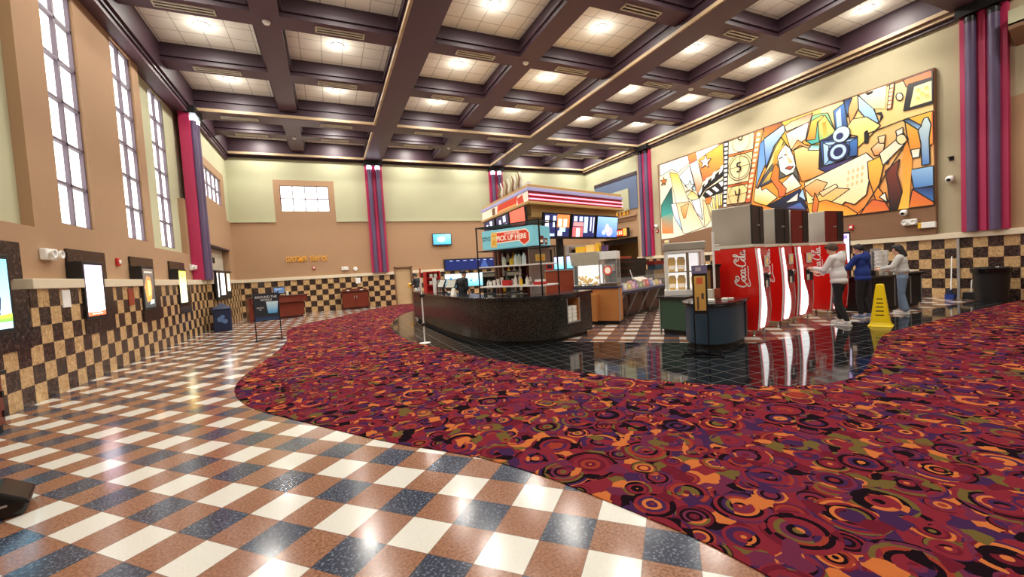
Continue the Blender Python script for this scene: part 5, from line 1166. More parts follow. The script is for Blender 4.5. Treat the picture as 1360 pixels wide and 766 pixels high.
# menu screens under the canopy
def menu(s, label, art, face=1):
    q = CR+(e1 if face == 1 else e2)*s+(n1 if face == 1 else n2)*(.02 if face == 1 else .1)
    t = thing('hanging_menu_screen', label, 'menu screen', (q.x, q.y, 2.93 if face == 1 else 3.1), az(74) if face == 1 else az(2+180), 'menu screens hung under the canopy')
    T = Matrix.Rotation(R(9 if face == 1 else 2), 4, 'X') @ Matrix.Diagonal((.93, 1, 1, 1))
    b = mb('black'); b.T = T; b.box(-.62, .62, -.03, .05, -.4, .37); b.build('case', t, bevel=.008)
    p = mb('screen'); p.T = T; art(p); p.build('screen', t)
    b = mb('black_metal'); b.box(-.08, .08, .05, .19, .18, .3); b.build('bracket', t)
def sr(p, c, x0, x1, z0, z1, k=0): p.c = c; p.quad((x0, -.032-.001*k, z0), (x1, -.032-.001*k, z0), (x1, -.032-.001*k, z1), (x0, -.032-.001*k, z1))
def m1(p):
    sr(p, (.015, .02, .09), -.58, .58, -.33, .33); sr(p, (.95, .2, .06), .0, .58, -.05, .33, 1); sr(p, (1, .75, .62), .05, .22, -.02, .2, 2); sr(p, (1, .8, .7), .3, .46, -.02, .2, 2); sr(p, (.9, .9, .9), -.54, -.38, -.05, .28, 1); sr(p, (.5, .6, .8), -.2, -.06, -.05, .28, 1); sr(p, (.4, .8, .9), .12, .4, -.18, -.05, 2); sr(p, (.85, .85, .85), .05, .25, -.3, -.15, 2); sr(p, (.4, .5, .75), -.54, -.1, -.32, -.24, 1)
def m2(p):
    sr(p, (.015, .02, .09), -.58, .58, -.33, .33); sr(p, (.8, .12, .12), -.56, -.04, -.33, -.03, 1); sr(p, (.95, .9, .85), -.38, -.2, -.33, -.06, 2); sr(p, (.75, .25, .25), -.54, -.04, 0, .12, 1); sr(p, (.8, .82, .9), -.52, -.36, .15, .3, 1); sr(p, (.45, .7, .85), 0, .2, -.2, .3, 1); sr(p, (.6, .65, .8), .32, .4, -.15, .3, 1); sr(p, (.6, .65, .8), .48, .54, -.2, .3, 1); sr(p, (.5, .6, .9), -.25, -.08, .15, .3, 1)
def m3(p):
    p.add([(-.58, -.032, -.33), (.58, -.032, -.33), (.58, -.032, .33), (-.58, -.032, .33)], [(0, 1, 2, 3)], [(.06, .14, .55), (.08, .18, .65), (.3, .5, .9), (.25, .45, .85)])
    for cx, cz, r, c in ((-.02, -.05, .14, (.55, .65, .95)), (.12, -.15, .2, (.45, .42, .85)), (-.2, -.18, .1, (.5, .6, .9)), (-.02, .05, .07, (.75, .8, 1))): p.c = c; p.add([(cx+r*cos(k*pi/7), -.034, cz+r*.8*sin(k*pi/7)) for k in range(14)], [tuple(range(14))])
menu(1.05, 'menu screen with orange food picture, first on the neon side', m1); menu(2.28, 'menu screen with red picture tile, second on the neon side', m2); menu(3.5, 'blue menu screen with pale popcorn picture, third on the neon side', m3)
def m4(p):
    sr(p, (.02, .02, .06), -.58, .58, -.33, .33)
    for x, z, w_ in ((-.45, -.2, .2), (-.1, -.28, .22), (.2, -.1, .2), (-.3, .08, .18), (.1, .12, .24), (.38, -.26, .12)): sr(p, (.7, .75, .85), x, x+w_, z, z+w_*.8, 1); sr(p, (.3, .4, .7), x+.03, x+w_*.5, z+.03, z+w_*.5, 2)
def m5(p): sr(p, (.75, .1, .06), -.6, .6, -.38, .35)
menu(3.15, 'dark menu screen of pale drinks, far one on the banner side', m4, 2); menu(1.85, 'dark menu screen of pale snacks beside the red panel', m4, 2); menu(.6, 'plain red hanging panel nearest the canopy corner', m5, 2)
# popcorn machine on the oak cabinet --------------------------------
oa = az(142)
t = thing('oak_cabinet', 'oak veneer cabinet with steel edge carrying the popcorn machine', 'cabinet', (6.45, 10.22, 0), oa)
mb('oak').box(0, 1.28, 0, .42, .1, 1.0).build('carcass', t); mb('black').box(.02, 1.26, .03, .4, 0, .1).build('plinth', t); mb('navy_edge').box(-.02, 1.3, -.03, .43, 1.0, 1.05).build('cabinet_top', t, bevel=.005); mb('silver').box(1.28, 1.31, 0, .03, .1, 1.0).build('edge_strip', t); mb('oak').box(.55, .72, -.28, -.02, .12, .86).build('side_leaf', t)
t = thing('popcorn_machine', 'glass popcorn machine with steel hood and white header on oak cabinet', 'popcorn machine', (6.45, 10.22, 1.051), oa)
b = mb('steel'); b.box(0, .78, .02, .42, .0, .06); b.box(.78, 1.26, .02, .42, 0, .1); b.build('base', t, bevel=.006)
b = mb('offwhite'); b.prism([(.1, .62), (.46, .62), (.46, 1.0), (-.04, 1.0)], -.06, .78, lambda x, y, z: (z, x-.04, y)); b.build('hood', t, bevel=.01)
b = mb('white'); b.box(.79, 1.27, 0, .42, .76, .98); b.build('header', t, bevel=.01)
g = mb('glass'); g.box(.02, .76, .04, .05, .06, .64); g.box(.79, 1.26, .03, .04, .1, .76); g.box(1.25, 1.26, .04, .41, .1, .76); g.build('glass_front', t)
b = mb('silver')
for x in (0, .76, 1.24):
    for y in (.02, .39): mb('silver').box(x, x+.025, y, y+.025, .06, .76).build('upright', t)
b = mb('sign_amber')
for k in range(46): b.ball((.06+random.random()*.64, .1+random.random()*.28, .08+random.random()*.22), .035, 6, 4)
o = b.build('popcorn_heap', t); o['kind'] = 'stuff'
b = mb('glow_interior'); b.box(.03, .75, .37, .39, .08, .62); b.build('lamp_panel', t); b = mb('steel'); b.lathe([(.05, .4), (.14, .45), (.14, .62)], 16, (1.02, .24, 0)); b.build('kettle', t, smooth='auto')
b = mb('panel_red'); b.add([(1.0+.12*cos(k*pi/10), .028, .45+.13*sin(k*pi/10)) for k in range(20)], [tuple(range(20))]); b.mat('sign_cream').add([(1.0+.08*cos(k*pi/10), .026, .45+.09*sin(k*pi/10)) for k in range(20)], [tuple(range(20))]); b.build('decal', t)
Om = Matrix.Translation((6.45, 10.22, 2.032)) @ Matrix.Rotation(oa, 4, 'Z')
for k, (x, w_, h, m, lab) in enumerate(((.2, .26, .17, 'yellow', 'yellow popcorn box leftmost on top of the popcorn machine'), (.5, .22, .2, 'sign_amber', 'amber popcorn box in the middle on top of popcorn machine'), (.72, .1, .24, 'yellow', 'tall yellow popcorn box standing on popcorn machine'), (.9, .16, .16, 'purple_box', 'small purple packet on the white popcorn machine header'))):
    if m == 'purple_box' and m not in MATS: mat('purple_box', srgb(80, 50, 90), .5)
    o = mb(m).box(-w_/2, w_/2, -.1, .1, 0, h).build('popcorn_box', bevel=.006); o.location = Om @ Vector((x, .22, .02)); o.rotation_euler = (0, 0, oa); tag(o, lab, 'box', 'boxes on the popcorn machine')
t = thing('server_cabinet', 'plain brick red cabinet panel left of the popcorn machine', 'cabinet', (5.95, 10.95, 0), az(118))
mb('brick_red').box(0, .85, 0, .5, 0, 1.56).build('carcass', t, bevel=.005); mb('silver').box(-.02, .87, -.02, .52, 1.56, 1.6).build('cabinet_top', t, bevel=.004); mb('oak').box(-.03, 0, -.005, .5, 0, 1.56).build('edge_strip', t)
Sm = Matrix.Translation((5.95, 10.95, 1.6)) @ Matrix.Rotation(az(118), 4, 'Z')
for x, w_, lab in ((.52, .3, 'small cyan monitor on the red cabinet beside the canopy post'), (.85, .2, 'small violet monitor right of the cyan one on red cabinet')):
    o = thing('counter_monitor', lab, 'monitor', Sm @ Vector((x-.1, .25, 0)), az(118), 'monitors on the red cabinet')
    mb('black').box(-w_/2, w_/2, -.03, .05, 0, .4).build('case', o, bevel=.006); p = mb('screen'); p.add([(-w_/2+.01, -.032, .02), (w_/2-.01, -.032, .02), (w_/2-.01, -.032, .38), (-w_/2+.01, -.032, .38)], [(0, 1, 2, 3)], [(.1, .5, .8), (.15, .55, .85), (.6, .6, .95) if w_ < .25 else (.7, .9, .95), (.5, .4, .8)]); p.build('screen', o)
t = thing('red_caddy', 'red countertop caddy at the left of the red cabinet', 'caddy', Sm @ Vector((.13, .25, 0)), az(118)); mb('red_paint').box(-.11, .11, -.1, .1, 0, .22).build('caddy_body', t, bevel=.01); mb('black').box(-.07, .07, -.105, -.1, .05, .16).build('caddy_front', t)
# candy counter
ca_ = az(65.5); CP = Vector((7.6, 9.5, 0))
t = thing('candy_counter', 'long dark candy counter with slanted steel struts and glass guard', 'counter', CP, ca_)
CLN = 3.6
mb('black').box(0, CLN, .42, 1.05, 0, .78).build('carcass', t)
b = mb('navy_edge'); b.box(0, CLN, 0, 1.1, .78, .86); b.build('counter_top', t, bevel=.01)
for k in range(3):
    b = mb('mahogany_dark'); b.box(.1+k*1.15, 1.15+k*1.15, .4, .42, .12, .7); b.build('door', t)
for k in range(5):
    x = .1+k*.85; b = mb('silver'); b.prism([(0, .78), (.05, .78), (.42, .06), (.37, .06)], x, x+.04, lambda X, Y, z: (z, X, Y)); b.build('strut', t)
g = mb('glass'); g.box(.05, CLN-.05, .16, .17, .86, 1.22); g.box(.05, CLN-.05, .16, .6, 1.22, 1.235); g.build('glass_guard', t)
Cm = Matrix.Translation(CP) @ Matrix.Rotation(ca_, 4, 'Z'); random.seed(11)
cols = [((.75, .12, .1), 'red'), ((.9, .7, .15), 'yellow'), ((.35, .5, .2), 'green'), ((.2, .25, .55), 'blue'), ((.8, .45, .5), 'pink'), ((.55, .35, .2), 'brown'), ((.85, .82, .75), 'white'), ((.4, .2, .45), 'purple')]
places = ['first', 'second', 'third', 'fourth', 'fifth', 'sixth', 'seventh', 'eighth', 'ninth', 'tenth', 'eleventh', 'twelfth', 'thirteenth']
for r_ in range(2):
    for k in range(13):
        c, nm = cols[(k*3+r_*5) % 8]; x = .2+k*.265; h = random.uniform(.14, .24); p = mb('printed'); p.c = c; w_ = random.uniform(.08, .11)
        p.box(-w_, w_, -.03, .03, 0, h); p.c = tuple(min(1, v*1.5+.15) for v in c); p.quad((-w_*.7, -.031, h*.35), (w_*.7, -.031, h*.35), (w_*.7, -.031, h*.75), (-w_*.7, -.031, h*.75))
        o = p.build('candy_box'); o.location = Cm @ Vector((x, .27+r_*.2, .868)); o.rotation_euler = (R(-8), 0, ca_)
        tag(o, '%s candy box, %s from the oak cabinet in the %s row' % (nm, places[k], ('front', 'back')[r_]), 'candy box', 'candy boxes on the candy counter')
for k, (x, h, lab) in enumerate(((.3, .5, 'white tilted screen on the candy counter near the popcorn machine'), (2.2, .5, 'white tilted screen midway along the candy counter'))):
    t = thing('order_screen', lab, 'screen', Cm @ Vector((x, .75, .861)), ca_+R(25))
    b = mb('black'); b.box(-.08, .08, -.06, .08, 0, .02); b.tube([(0, 0, .02), (0, .02, .3)], .02); b.build('stand', t); p = mb('white'); p.T = Matrix.Translation((0, 0, .42)) @ Matrix.Rotation(R(-16), 4, 'X'); p.box(-.11, .11, -.012, .012, -.17, .17); p.build('screen', t, bevel=.004)
t = thing('snack_tray', 'pale tilted snack tray on the candy counter', 'tray', Cm @ Vector((3.05, .8, .861)), ca_); mb('offwhite').prism([(0, .12), (.35, .26), (.35, .3), (0, .15)], -.45, .45, lambda x, y, z: (z, x-.2, y)).build('tray_top', t); mb('black').box(-.4, .4, .0, .14, 0, .2).build('tray_stand', t)
t = thing('bar_shelf', 'black back shelf of dark trays behind the candy counter', 'shelf unit', (10.3, 13.0, 0), az(74))
b = mb('black'); b.box(0, 2.6, 0, .5, 0, 1.0); b.box(0, 2.6, .45, .5, 1.0, 1.85); b.build('carcass', t)
for z in (1.2, 1.45, 1.7): mb('mahogany_dark').box(.0, 1.3, .1, .45, z, z+.04).build('shelf', t)
b = mb('brick_red'); b.box(.1, 1.0, .1, .4, 1.85, 1.95); b.build('red_top_tray', t)
t = thing('nacho_warmer', 'steel and blue warmer with dark red tray behind the candy counter', 'warmer', (11.4, 12.3, 1.0), az(74)); mb('steel').box(0, .8, 0, .4, 0, .35).build('warmer_body', t, bevel=.02); mb('red_dark').box(.05, .75, .0, .35, .55, .7).build('tray', t, bevel=.01); mb('blue_laminate').box(.1, .7, 0, .35, .35, .55).build('lid', t, bevel=.01)
mb('black').box(-.3, 1.2, -.05, .5, -1.0, 0).build('warmer_stand', t)
# ------------------------------------------------------------------ drinks island
kp = smooth2([(7.62, 5.68), (7.36, 5.55), (6.9, 5.37), (6.52, 5.31), (6.27, 5.42), (6.17, 5.68), (6.3, 5.98), (6.5, 6.2)], 5)+[(6.93, 6.42), (7.3, 6.05)]
t = thing('blue_kiosk', 'blue grey rounded laminate counter in front of the red drink machine', 'counter', (0, 0, 0))
mb('black').prism(inset(kp, .06), .004, .1).build('toe_kick', t); mb('blue_laminate').prism(kp, .1, .8).build('body', t, smooth='auto'); mb('slab_granite').prism(inset(kp, -.05), .8, .85).build('counter_top', t, bevel=.008)
q = Vector((7.4, 5.565)); b = mb('black'); b.prism([(7.385, 5.545), (7.43, 5.565), (7.42, 5.59), (7.375, 5.57)], .1, .8); b.build('seam_strip', t)
t = thing('green_cabinet', 'dark green laminate cabinet under the popcorn display case', 'cabinet', (6.87, 7.28, 0), az(164))
mb('green_laminate').box(0, .62, .02, 1.15, .12, .82).build('carcass', t); mb('black').box(.03, .6, .08, 1.1, .0, .12).build('plinth', t); mb('slab_granite').box(-.06, .66, -.04, 1.2, .82, .87).build('counter_top', t, bevel=.006); mb('silver').box(-.025, .0, .0, .05, .0, .82).build('corner_strip', t)
t = thing('popcorn_display', 'white framed lit display case of yellow popcorn bags', 'display case', (7.02, 7.22, .871), az(132))
b = mb('white'); W_, H_, D_ = .82, 1.02, .6
for x in (0, W_-.06): b.box(x, x+.06, 0, .06, .1, H_); b.box(x, x+.06, D_-.06, D_, .1, H_)
b.box(-.02, W_+.02, -.02, D_, 0, .12); b.box(0, W_, 0, .06, H_-.06, H_); b.box(0, W_, D_-.02, D_, .1, H_); b.build('frame', t, bevel=.006)
mb('steel_painted_sheen').box(-.03, W_+.03, -.02, D_+.02, H_, H_+.17).build('hood', t, bevel=.015); mb('glass').box(.06, W_-.06, .02, .03, .12, H_-.06).build('glass_door', t)
mb('glow_interior').box(.08, W_-.08, D_-.05, D_-.03, .14, H_-.08).build('lamp_panel', t); mb('steel').box(.06, W_-.06, .05, D_-.05, .52, .54).build('shelf', t); mb('steel').box(.44, .5, -.01, .02, .12, H_-.06).build('mullion', t)
Pm = Matrix.Translation((7.02, 7.22, .871)) @ Matrix.Rotation(az(132), 4, 'Z')
for k, (x, z, lab) in enumerate(((.15, .121, 'yellow popcorn bag at lower left in the white display case'), (.35, .121, 'yellow popcorn bag at lower centre in the white display case'), (.15, .541, 'yellow popcorn bag at upper left in the white display case'), (.35, .541, 'yellow popcorn bag at upper centre in the white display case'), (.64, .121, 'pale popcorn bag at lower right in white display case'))):
    p = mb('yellow' if k < 4 else 'sign_amber'); p.prism([(-.065, 0), (.065, 0), (.09, .24), (.06, .33), (-.06, .33), (-.09, .24)], -.05, .05, lambda X, Y, Z: (X, Z, Y)); p.mat('sign_cream').quad((-.06, -.052, .05), (.06, -.052, .05), (.07, -.052, .14), (-.07, -.052, .14))
    o = p.build('popcorn_bag'); o.location = Pm @ Vector((x, .25, z)); o.rotation_euler = (0, 0, az(132)); tag(o, lab, 'popcorn bag', 'popcorn bags in the display case')
t = thing('butter_dispenser', 'dark brown dispenser on the green counter behind the white pole', 'dispenser', (7.18, 6.36, .871), az(140))
mb('mahogany_dark').box(0, .34, 0, .2, .0, .62).build('body', t, bevel=.012); mb('black_gloss').box(-.03, .37, -.05, .22, .62, .67).build('lid', t, bevel=.008); mb('corridor').box(.06, .16, -.006, 0, .12, .55).build('label', t)
t = thing('supply_pole', 'tall white pipe with side brackets beside the first drink machine', 'pipe', (7.27, 6.13, .85), 0)
b = mb('white'); b.tube([(0, 0, 0), (0, 0, 1.36)], .022); b.build('pipe', t)
for z, x in ((.98, .16), (1.08, .14)): b = mb('white'); b.tube([(0, 0, z), (x, -.02, z)], .014); b.build('bracket', t)
for k, (x, y, w_, d_, h, m, lab) in enumerate(((6.95, 5.98, .16, .12, .2, 'offwhite', 'pale carton standing on the blue kiosk beside the slim sign'), (7.16, 5.98, .1, .1, .2, 'brick_red', 'brown carton on the blue kiosk right of the pale one'), (6.55, 5.62, .16, .12, .05, 'paper', 'flat white napkin pack on the blue kiosk near its rounded end'), (7.0, 5.68, .14, .1, .035, 'paper', 'white paper tray in the middle of the blue kiosk'), (7.22, 5.72, .12, .09, .02, 'paper', 'thin white tray on the blue kiosk near the drink machine'))):
    o = mb(m).box(-w_/2, w_/2, -d_/2, d_/2, 0, h).build('carton' if k < 2 else 'napkin_pack', bevel=.006); o.location = (x, y, .851); o.rotation_euler = (0, 0, az(62)); tag(o, lab, 'carton' if k < 2 else 'napkins')
# slim sign on a flat foot
t = thing('floor_sign', 'slim yellow floor sign on a black metal frame foot', 'sign', (5.83, 5.22, 0), az(137))
b = mb('black_metal')
b.box(-.33, .33, -.2, -.17, 0, .02); b.box(-.33, .33, .17, .2, 0, .02); b.box(-.33, -.3, -.2, .2, 0, .02); b.box(.3, .33, -.2, .2, 0, .02); b.box(-.2, .2, -.02, .02, 0, .02); b.box(-.3, .3, -.02, .02, 0, .02); b.build('foot', t)
for x in (-.115, .1): mb('black_metal').box(x, x+.02, -.012, .012, .02, 1.5).build('post', t)
b = mb('black'); b.box(-.115, .12, -.015, .015, .72, 1.42); b.build('panel_back', t)
p = mb('printed'); p.add([(-.085, -.017, .78), (.09, -.017, .78), (.09, -.017, 1.38), (-.085, -.017, 1.38)], [(0, 1, 2, 3)], [(.6, .33, .08), (.6, .33, .08), (.8, .5, .12), (.8, .5, .12)]); p.c = (.75, .15, .05); p.quad((-.05, -.019, 1.24), (.05, -.019, 1.24), (.05, -.019, 1.35), (-.05, -.019, 1.35)); p.c = (.1, .06, .05); p.quad((-.05, -.019, .8), (-.02, -.019, .8), (-.02, -.019, 1.02), (-.05, -.019, 1.02)); p.quad((.02, -.019, .98), (.06, -.019, .98), (.06, -.019, 1.08), (.02, -.019, 1.08)); p.build('poster', t)
p = mb('printed'); p.c = (.2, .17, .32); p.box(-.12, .125, -.02, .02, 1.42, 1.56); p.c = (.55, .5, .6); p.quad((-.06, -.022, 1.46), (.03, -.022, 1.46), (.03, -.022, 1.53), (-.06, -.022, 1.53)); p.build('header', t)
b = mb('blue_laminate'); b.box(-.1, .1, -.03, -.012, .62, .72); b.build('leaflet_tray', t)
# drink machines ----------------------------------------------------
MWD, MDP, MHT = .78, .82, 1.84
def bulge(z): return .05*sin(max(0, min(1, (z-.15)/1.6))*pi)
def script_logo(t):
    """cursive white lettering reading upwards on the side panel"""
    S = 1.0
    b = mb('white'); sc = .168; x0, y0 = 1.03, .2
    pl = lambda x, y, l: (-.004-l, y0+(y-.1)*sc*1.18, x0+x*sc)
    st = [
        [(.98, .78), (.9, 1.0), (.66, 1.06), (.34, .86), (.12, .5), (.1, .16), (.3, -.02), (.58, .06), (.86, .34)],
        [(.62, .98), (.86, .72), (1.1, .62), (1.3, .72), (1.36, .9), (1.22, .98), (1.05, .88)],
        [(1.12, .44), (.92, .34), (.88, .1), (1.02, -.01), (1.2, .12), (1.24, .34), (1.12, .44), (1.2, .36), (1.4, .34)],
        [(1.68, .36), (1.6, .45), (1.42, .34), (1.38, .1), (1.5, -.01), (1.68, .08), (1.82, .24)],
        [(2.12, .38), (1.98, .45), (1.82, .3), (1.8, .08), (1.92, 0), (2.06, .12), (2.14, .42), (2.1, .1), (2.2, .0), (2.34, .12)],
        [(2.34, .28), (2.56, .3)],
        [(3.5, .8), (3.42, 1.02), (3.16, 1.08), (2.84, .88), (2.62, .5), (2.62, .14), (2.82, -.02), (3.1, .06), (3.36, .32)],
        [(3.18, 1.0), (3.3, .72), (3.6, .6), (3.9, .74), (4.06, 1.0), (3.98, 1.16), (3.84, 1.06), (3.78, .7), (3.74, .3), (3.78, .04), (3.9, .0), (4.02, .1)],
        [(3.58, .42), (3.4, .34), (3.34, .1), (3.48, -.01), (3.64, .1), (3.68, .32), (3.58, .42)],
        [(4.32, .38), (4.18, .45), (4.02, .3), (4.0, .08), (4.12, 0), (4.26, .12), (4.34, .42), (4.3, .12), (4.42, .0), (4.56, .14)],
        [(.5, -.2), (.3, -.14), (.14, -.26), (.3, -.4), (.7, -.36), (1.3, -.24), (2.0, -.26), (2.6, -.2)],
    ]
    for i, s_ in enumerate(st): ribbon(b, s_, .07, .17, pl, .0006*i)
    o = b.build('script_lettering', t); return o
def machine(loc, rz, label):
    t = thing('drink_machine', label, 'drink machine', loc, rz, 'red drink machines in a row')
    zs = [.15+i*(MHT-.15)/14 for i in range(15)]
    b = mb('red_gloss')
    v = []; fs = []
    for z in zs: f = -bulge(z); v += [(0, f, z), (MWD, f, z), (MWD, MDP, z), (0, MDP, z)]
    for i in range(14): fs += [(i*4+k, i*4+(k+1) % 4, i*4+4+(k+1) % 4, i*4+4+k) for k in range(4)]
    fs += [(3, 2, 1, 0), (56, 57, 58, 59)]; b.add(v, fs); b.build('cabinet', t, smooth='auto')
    def strip(x0, x1, m, name, dy, wf=None, z0=.16, z1=MHT-.02, nn=20):
        q = mb(m); V = []; F = []
        for i in range(nn+1):
            z = z0+(z1-z0)*i/nn; y = -bulge(z)-dy; a, c = (x0, x1) if wf is None else wf((z-z0)/(z1-z0))
            V += [(a, y, z), (c, y, z), (c, y+dy*.7, z), (a, y+dy*.7, z)]
        for i in range(nn): F += [(i*4+k, i*4+(k+1) % 4, i*4+4+(k+1) % 4, i*4+4+k) for k in range(4)]
        F += [(3, 2, 1, 0), tuple(range(nn*4, nn*4+4))]; q.add(V, F); return q.build(name, t, smooth='auto')
    strip(.0, .045, 'white', 'edge_strip', .012); strip(.06, .12, 'red_dark', 'edge_groove', .006)
    # contour bottle outline of light, wide at the foot, slim at the neck
    def bw(u):
        for (a, w0), (c, w1) in zip(BOT, BOT[1:]):
            if a <= u <= c: w = w0+(w1-w0)*(u-a)/(c-a); return (.16, .16+w)
        return (.16, .2)
    BOT = [(0, .2), (.05, .26), (.14, .31), (.24, .3), (.35, .23), (.45, .13), (.54, .075), (.66, .085), (.82, .07), (1, .065)]
    strip(0, 0, 'glow_bottle', 'bottle_light', .03, bw, .18, MHT-.03, 30)
    b = mb('black'); b.box(.4, .7, -.075, -.01, 1.0, 1.3); b.build('dispensing_bay', t, bevel=.01)
    b = mb('steel'); b.lathe([(.03, 1.19), (.045, 1.28)], 12, (.55, -.1, 0)); b.box(.5, .6, -.13, -.06, 1.26, 1.3); b.mat('offwhite').box(.4, .5, -.085, -.074, 1.0, 1.14); b.build('nozzle', t)
    mb('offwhite').box(.46, .68, -.062, -.04, 1.42, 1.66).build('instruction_label', t, bevel=.004); b = mb('sign_amber'); b.box(.52, .62, -.066, -.06, 1.48, 1.6); b.build('label_print', t)
    b = mb('silver'); b.tube([(.74, -.05, .98), (.66, -.09, .6), (.64, -.06, .22)], .008); b.build('trim_line', t)
    for x in (.06, MWD-.06):
        for y in (.08, MDP-.08): b = mb('steel'); b.lathe([(.035, .0), (.03, .03), (.022, .04), (.022, .15)], 10, (x, y, 0)); b.build('leg', t)
    script_logo(t)
    return t
ML = [((7.88, 5.66), 20, 'red drink machine with white script lettering, next to the blue kiosk', 'steel ice bin on the drink machine next to the blue kiosk'), ((9.28, 6.1), 14, 'red drink machine second from blue kiosk, half hidden behind the first', 'steel ice bin second from blue kiosk, above half hidden machine'), ((10.2, 6.33), 6, 'red drink machine directly before the person in white hoodie', 'ice bin with dark red front above the machine before white hoodie person'), ((11.75, 6.45), 0, 'red drink machine behind the person in blue hoodie', 'ice bin with dark red front, furthest from the blue kiosk')]
m0 = None
for (x, y), r, lab, lab2 in ML:
    if m0 is None: m0 = machine((x, y, 0), R(r), lab)
    else: dup(m0, (x, y, 0), R(r), lab)
def icebin(loc, rz, label, dark):
    t = thing('ice_bin', label, 'ice bin', loc, rz, 'steel ice bins on the drink machines')
    mb('steel_painted_sheen').box(0, MWD-.02, .06, MDP, .06, .86).build('shell', t, bevel=.012); mb('sign_amber' if False else 'offwhite').box(-.01, MWD-.01, .02, MDP, 0, .06).build('base_tray', t, bevel=.006)
    mb('red_dark' if dark else 'black').box(.0, MWD-.02, .035, .06, .06, .86).build('front_panel', t, bevel=.004); mb('black').box(MWD*.62, MWD-.03, .025, .036, .1, .84).build('vent_panel', t)
    mb('silver').box(.3, .42, .012, .036, .44, .47).build('latch', t)
for i, ((x, y), r, lab, lab2) in enumerate(ML): icebin((x, y, MHT+.003), R(r), lab2, i >= 2)
# black condiment counter along the right
t = thing('condiment_counter', 'black condiment counter behind the woman in jeans', 'counter', (12.9, 6.02, 0), R(-2))
mb('black').box(0, 2.3, .05, .75, .08, .88).build('carcass', t, bevel=.005); mb('black').box(.05, 2.25, .1, .7, 0, .08).build('plinth', t); mb('slab_granite').box(-.05, 2.35, 0, .8, .88, .94).build('counter_top', t, bevel=.008)
for x in (1.0, 1.75, 2.28): mb('silver').box(x-.012, x+.012, .035, .05, .1, .86).build('door_edge', t)
for k, (x, lab) in enumerate(((14.28, 'white cup dispenser tower left of the woman'), (14.56, 'white cup dispenser tower nearer the woman'))):
    t = thing('cup_dispenser', lab, 'dispenser', (x, 6.55, .941), 0, 'cup dispensers on the condiment counter')
    b = mb('white')
    for j in range(6): b.lathe([(.08, j*.11), (.11, j*.11+.1), (.11, j*.11+.108)], 14)
    b.build('cup_stack', t, smooth='auto'); b = mb('silver'); b.box(-.12, .12, .11, .14, 0, .72); b.build('holder', t)
tag(mb('offwhite').box(14.72, 15.15, 6.02, 6.4, .945, 1.0).build('white_tray', bevel=.02), 'long white tray at the free end of the black condiment counter', 'tray')
t = thing('spray_bottle', 'white spray bottle standing on the condiment counter end', 'bottle', (15.1, 6.52, .941)); b = mb('white'); b.lathe([(.06, 0), (.06, .15), (.025, .22), (.025, .26)], 14); b.build('body', t, smooth='auto'); mb('offwhite').box(-.03, .09, -.02, .02, .26, .32).build('trigger', t, bevel=.006)
for k, (x, y, h, m, lab) in enumerate(((12.98, 6.2, .2, 'black', 'black lid holder at the left end of the condiment counter'), (13.2, 6.14, .16, 'steel', 'small steel napkin holder in front of the cup towers'), (13.5, 6.2, .24, 'offwhite', 'pale paper stack beside the woman'))):
    tag(mb(m).box(x-.07, x+.07, y-.06, y+.06, .945, .945+h).build('holder', bevel=.01), lab, 'holder')
t = thing('screen_kiosk', 'upright lit lilac screen behind the person in blue', 'screen', (13.75, 7.2, 0), az(130))
mb('black').box(-.24, .24, 0, .12, 0, 2.2).build('case', t, bevel=.01); p = mb('screen'); p.add([(-.2, -.003, 1.25), (.2, -.003, 1.25), (.2, -.003, 2.14), (-.2, -.003, 2.14)], [(0, 1, 2, 3)], [(.75, .8, 1), (.75, .8, 1), (.85, .6, .95), (.85, .6, .95)]); p.c = (.25, .2, .6); p.quad((-.16, -.005, 2.0), (.16, -.005, 2.0), (.16, -.005, 2.1), (-.16, -.005, 2.1)); p.build('display', t)
# yellow wet floor cone ---------------------------------------------
t = thing('wet_floor_cone', 'bright yellow four sided wet floor cone with slots', 'floor cone', (10.76, 4.92, 0), R(20))
def sect(h): return .24*(1-h)+.085*h
b = mb('yellow_plastic'); S_ = [(-1, -1), (1, -1), (1, 1), (-1, 1)]
prof = [(.205, 0), (.205, .012), (.18, .04), (.16, .09), (.066, .88), (.06, .9), (.035, .905)]
def octo(r): c = r*.72; return [(-c, -r), (c, -r), (r, -c), (r, c), (c, r), (-c, r), (-r, c), (-r, -c)]
V = []; F = []
for r, z in prof: V += [(x, y, z) for x, y in octo(r)]
for i in range(len(prof)-1): F += [(i*8+k, i*8+(k+1) % 8, i*8+8+(k+1) % 8, i*8+8+k) for k in range(8)]
F += [tuple(range(8))[::-1], tuple(range(48, 56))]; b.add(V, F); b.mat('mahogany_dark')
for k in range(5):
    z = .24+k*.085; r = .16-(z-.09)*(.094/.79)+.0015; w_ = r*.5
    for a in range(4):
        c, s_ = cos(a*pi/2), sin(a*pi/2); rot = lambda x, y, zz: (x*c-y*s_, x*s_+y*c, zz)
        r2 = r-.022*.119; b.add([rot(-w_, -r, z), rot(w_, -r, z), rot(w_, -r2, z+.022), rot(-w_, -r2, z+.022)], [(0, 1, 2, 3)])
b.build('shell', t)
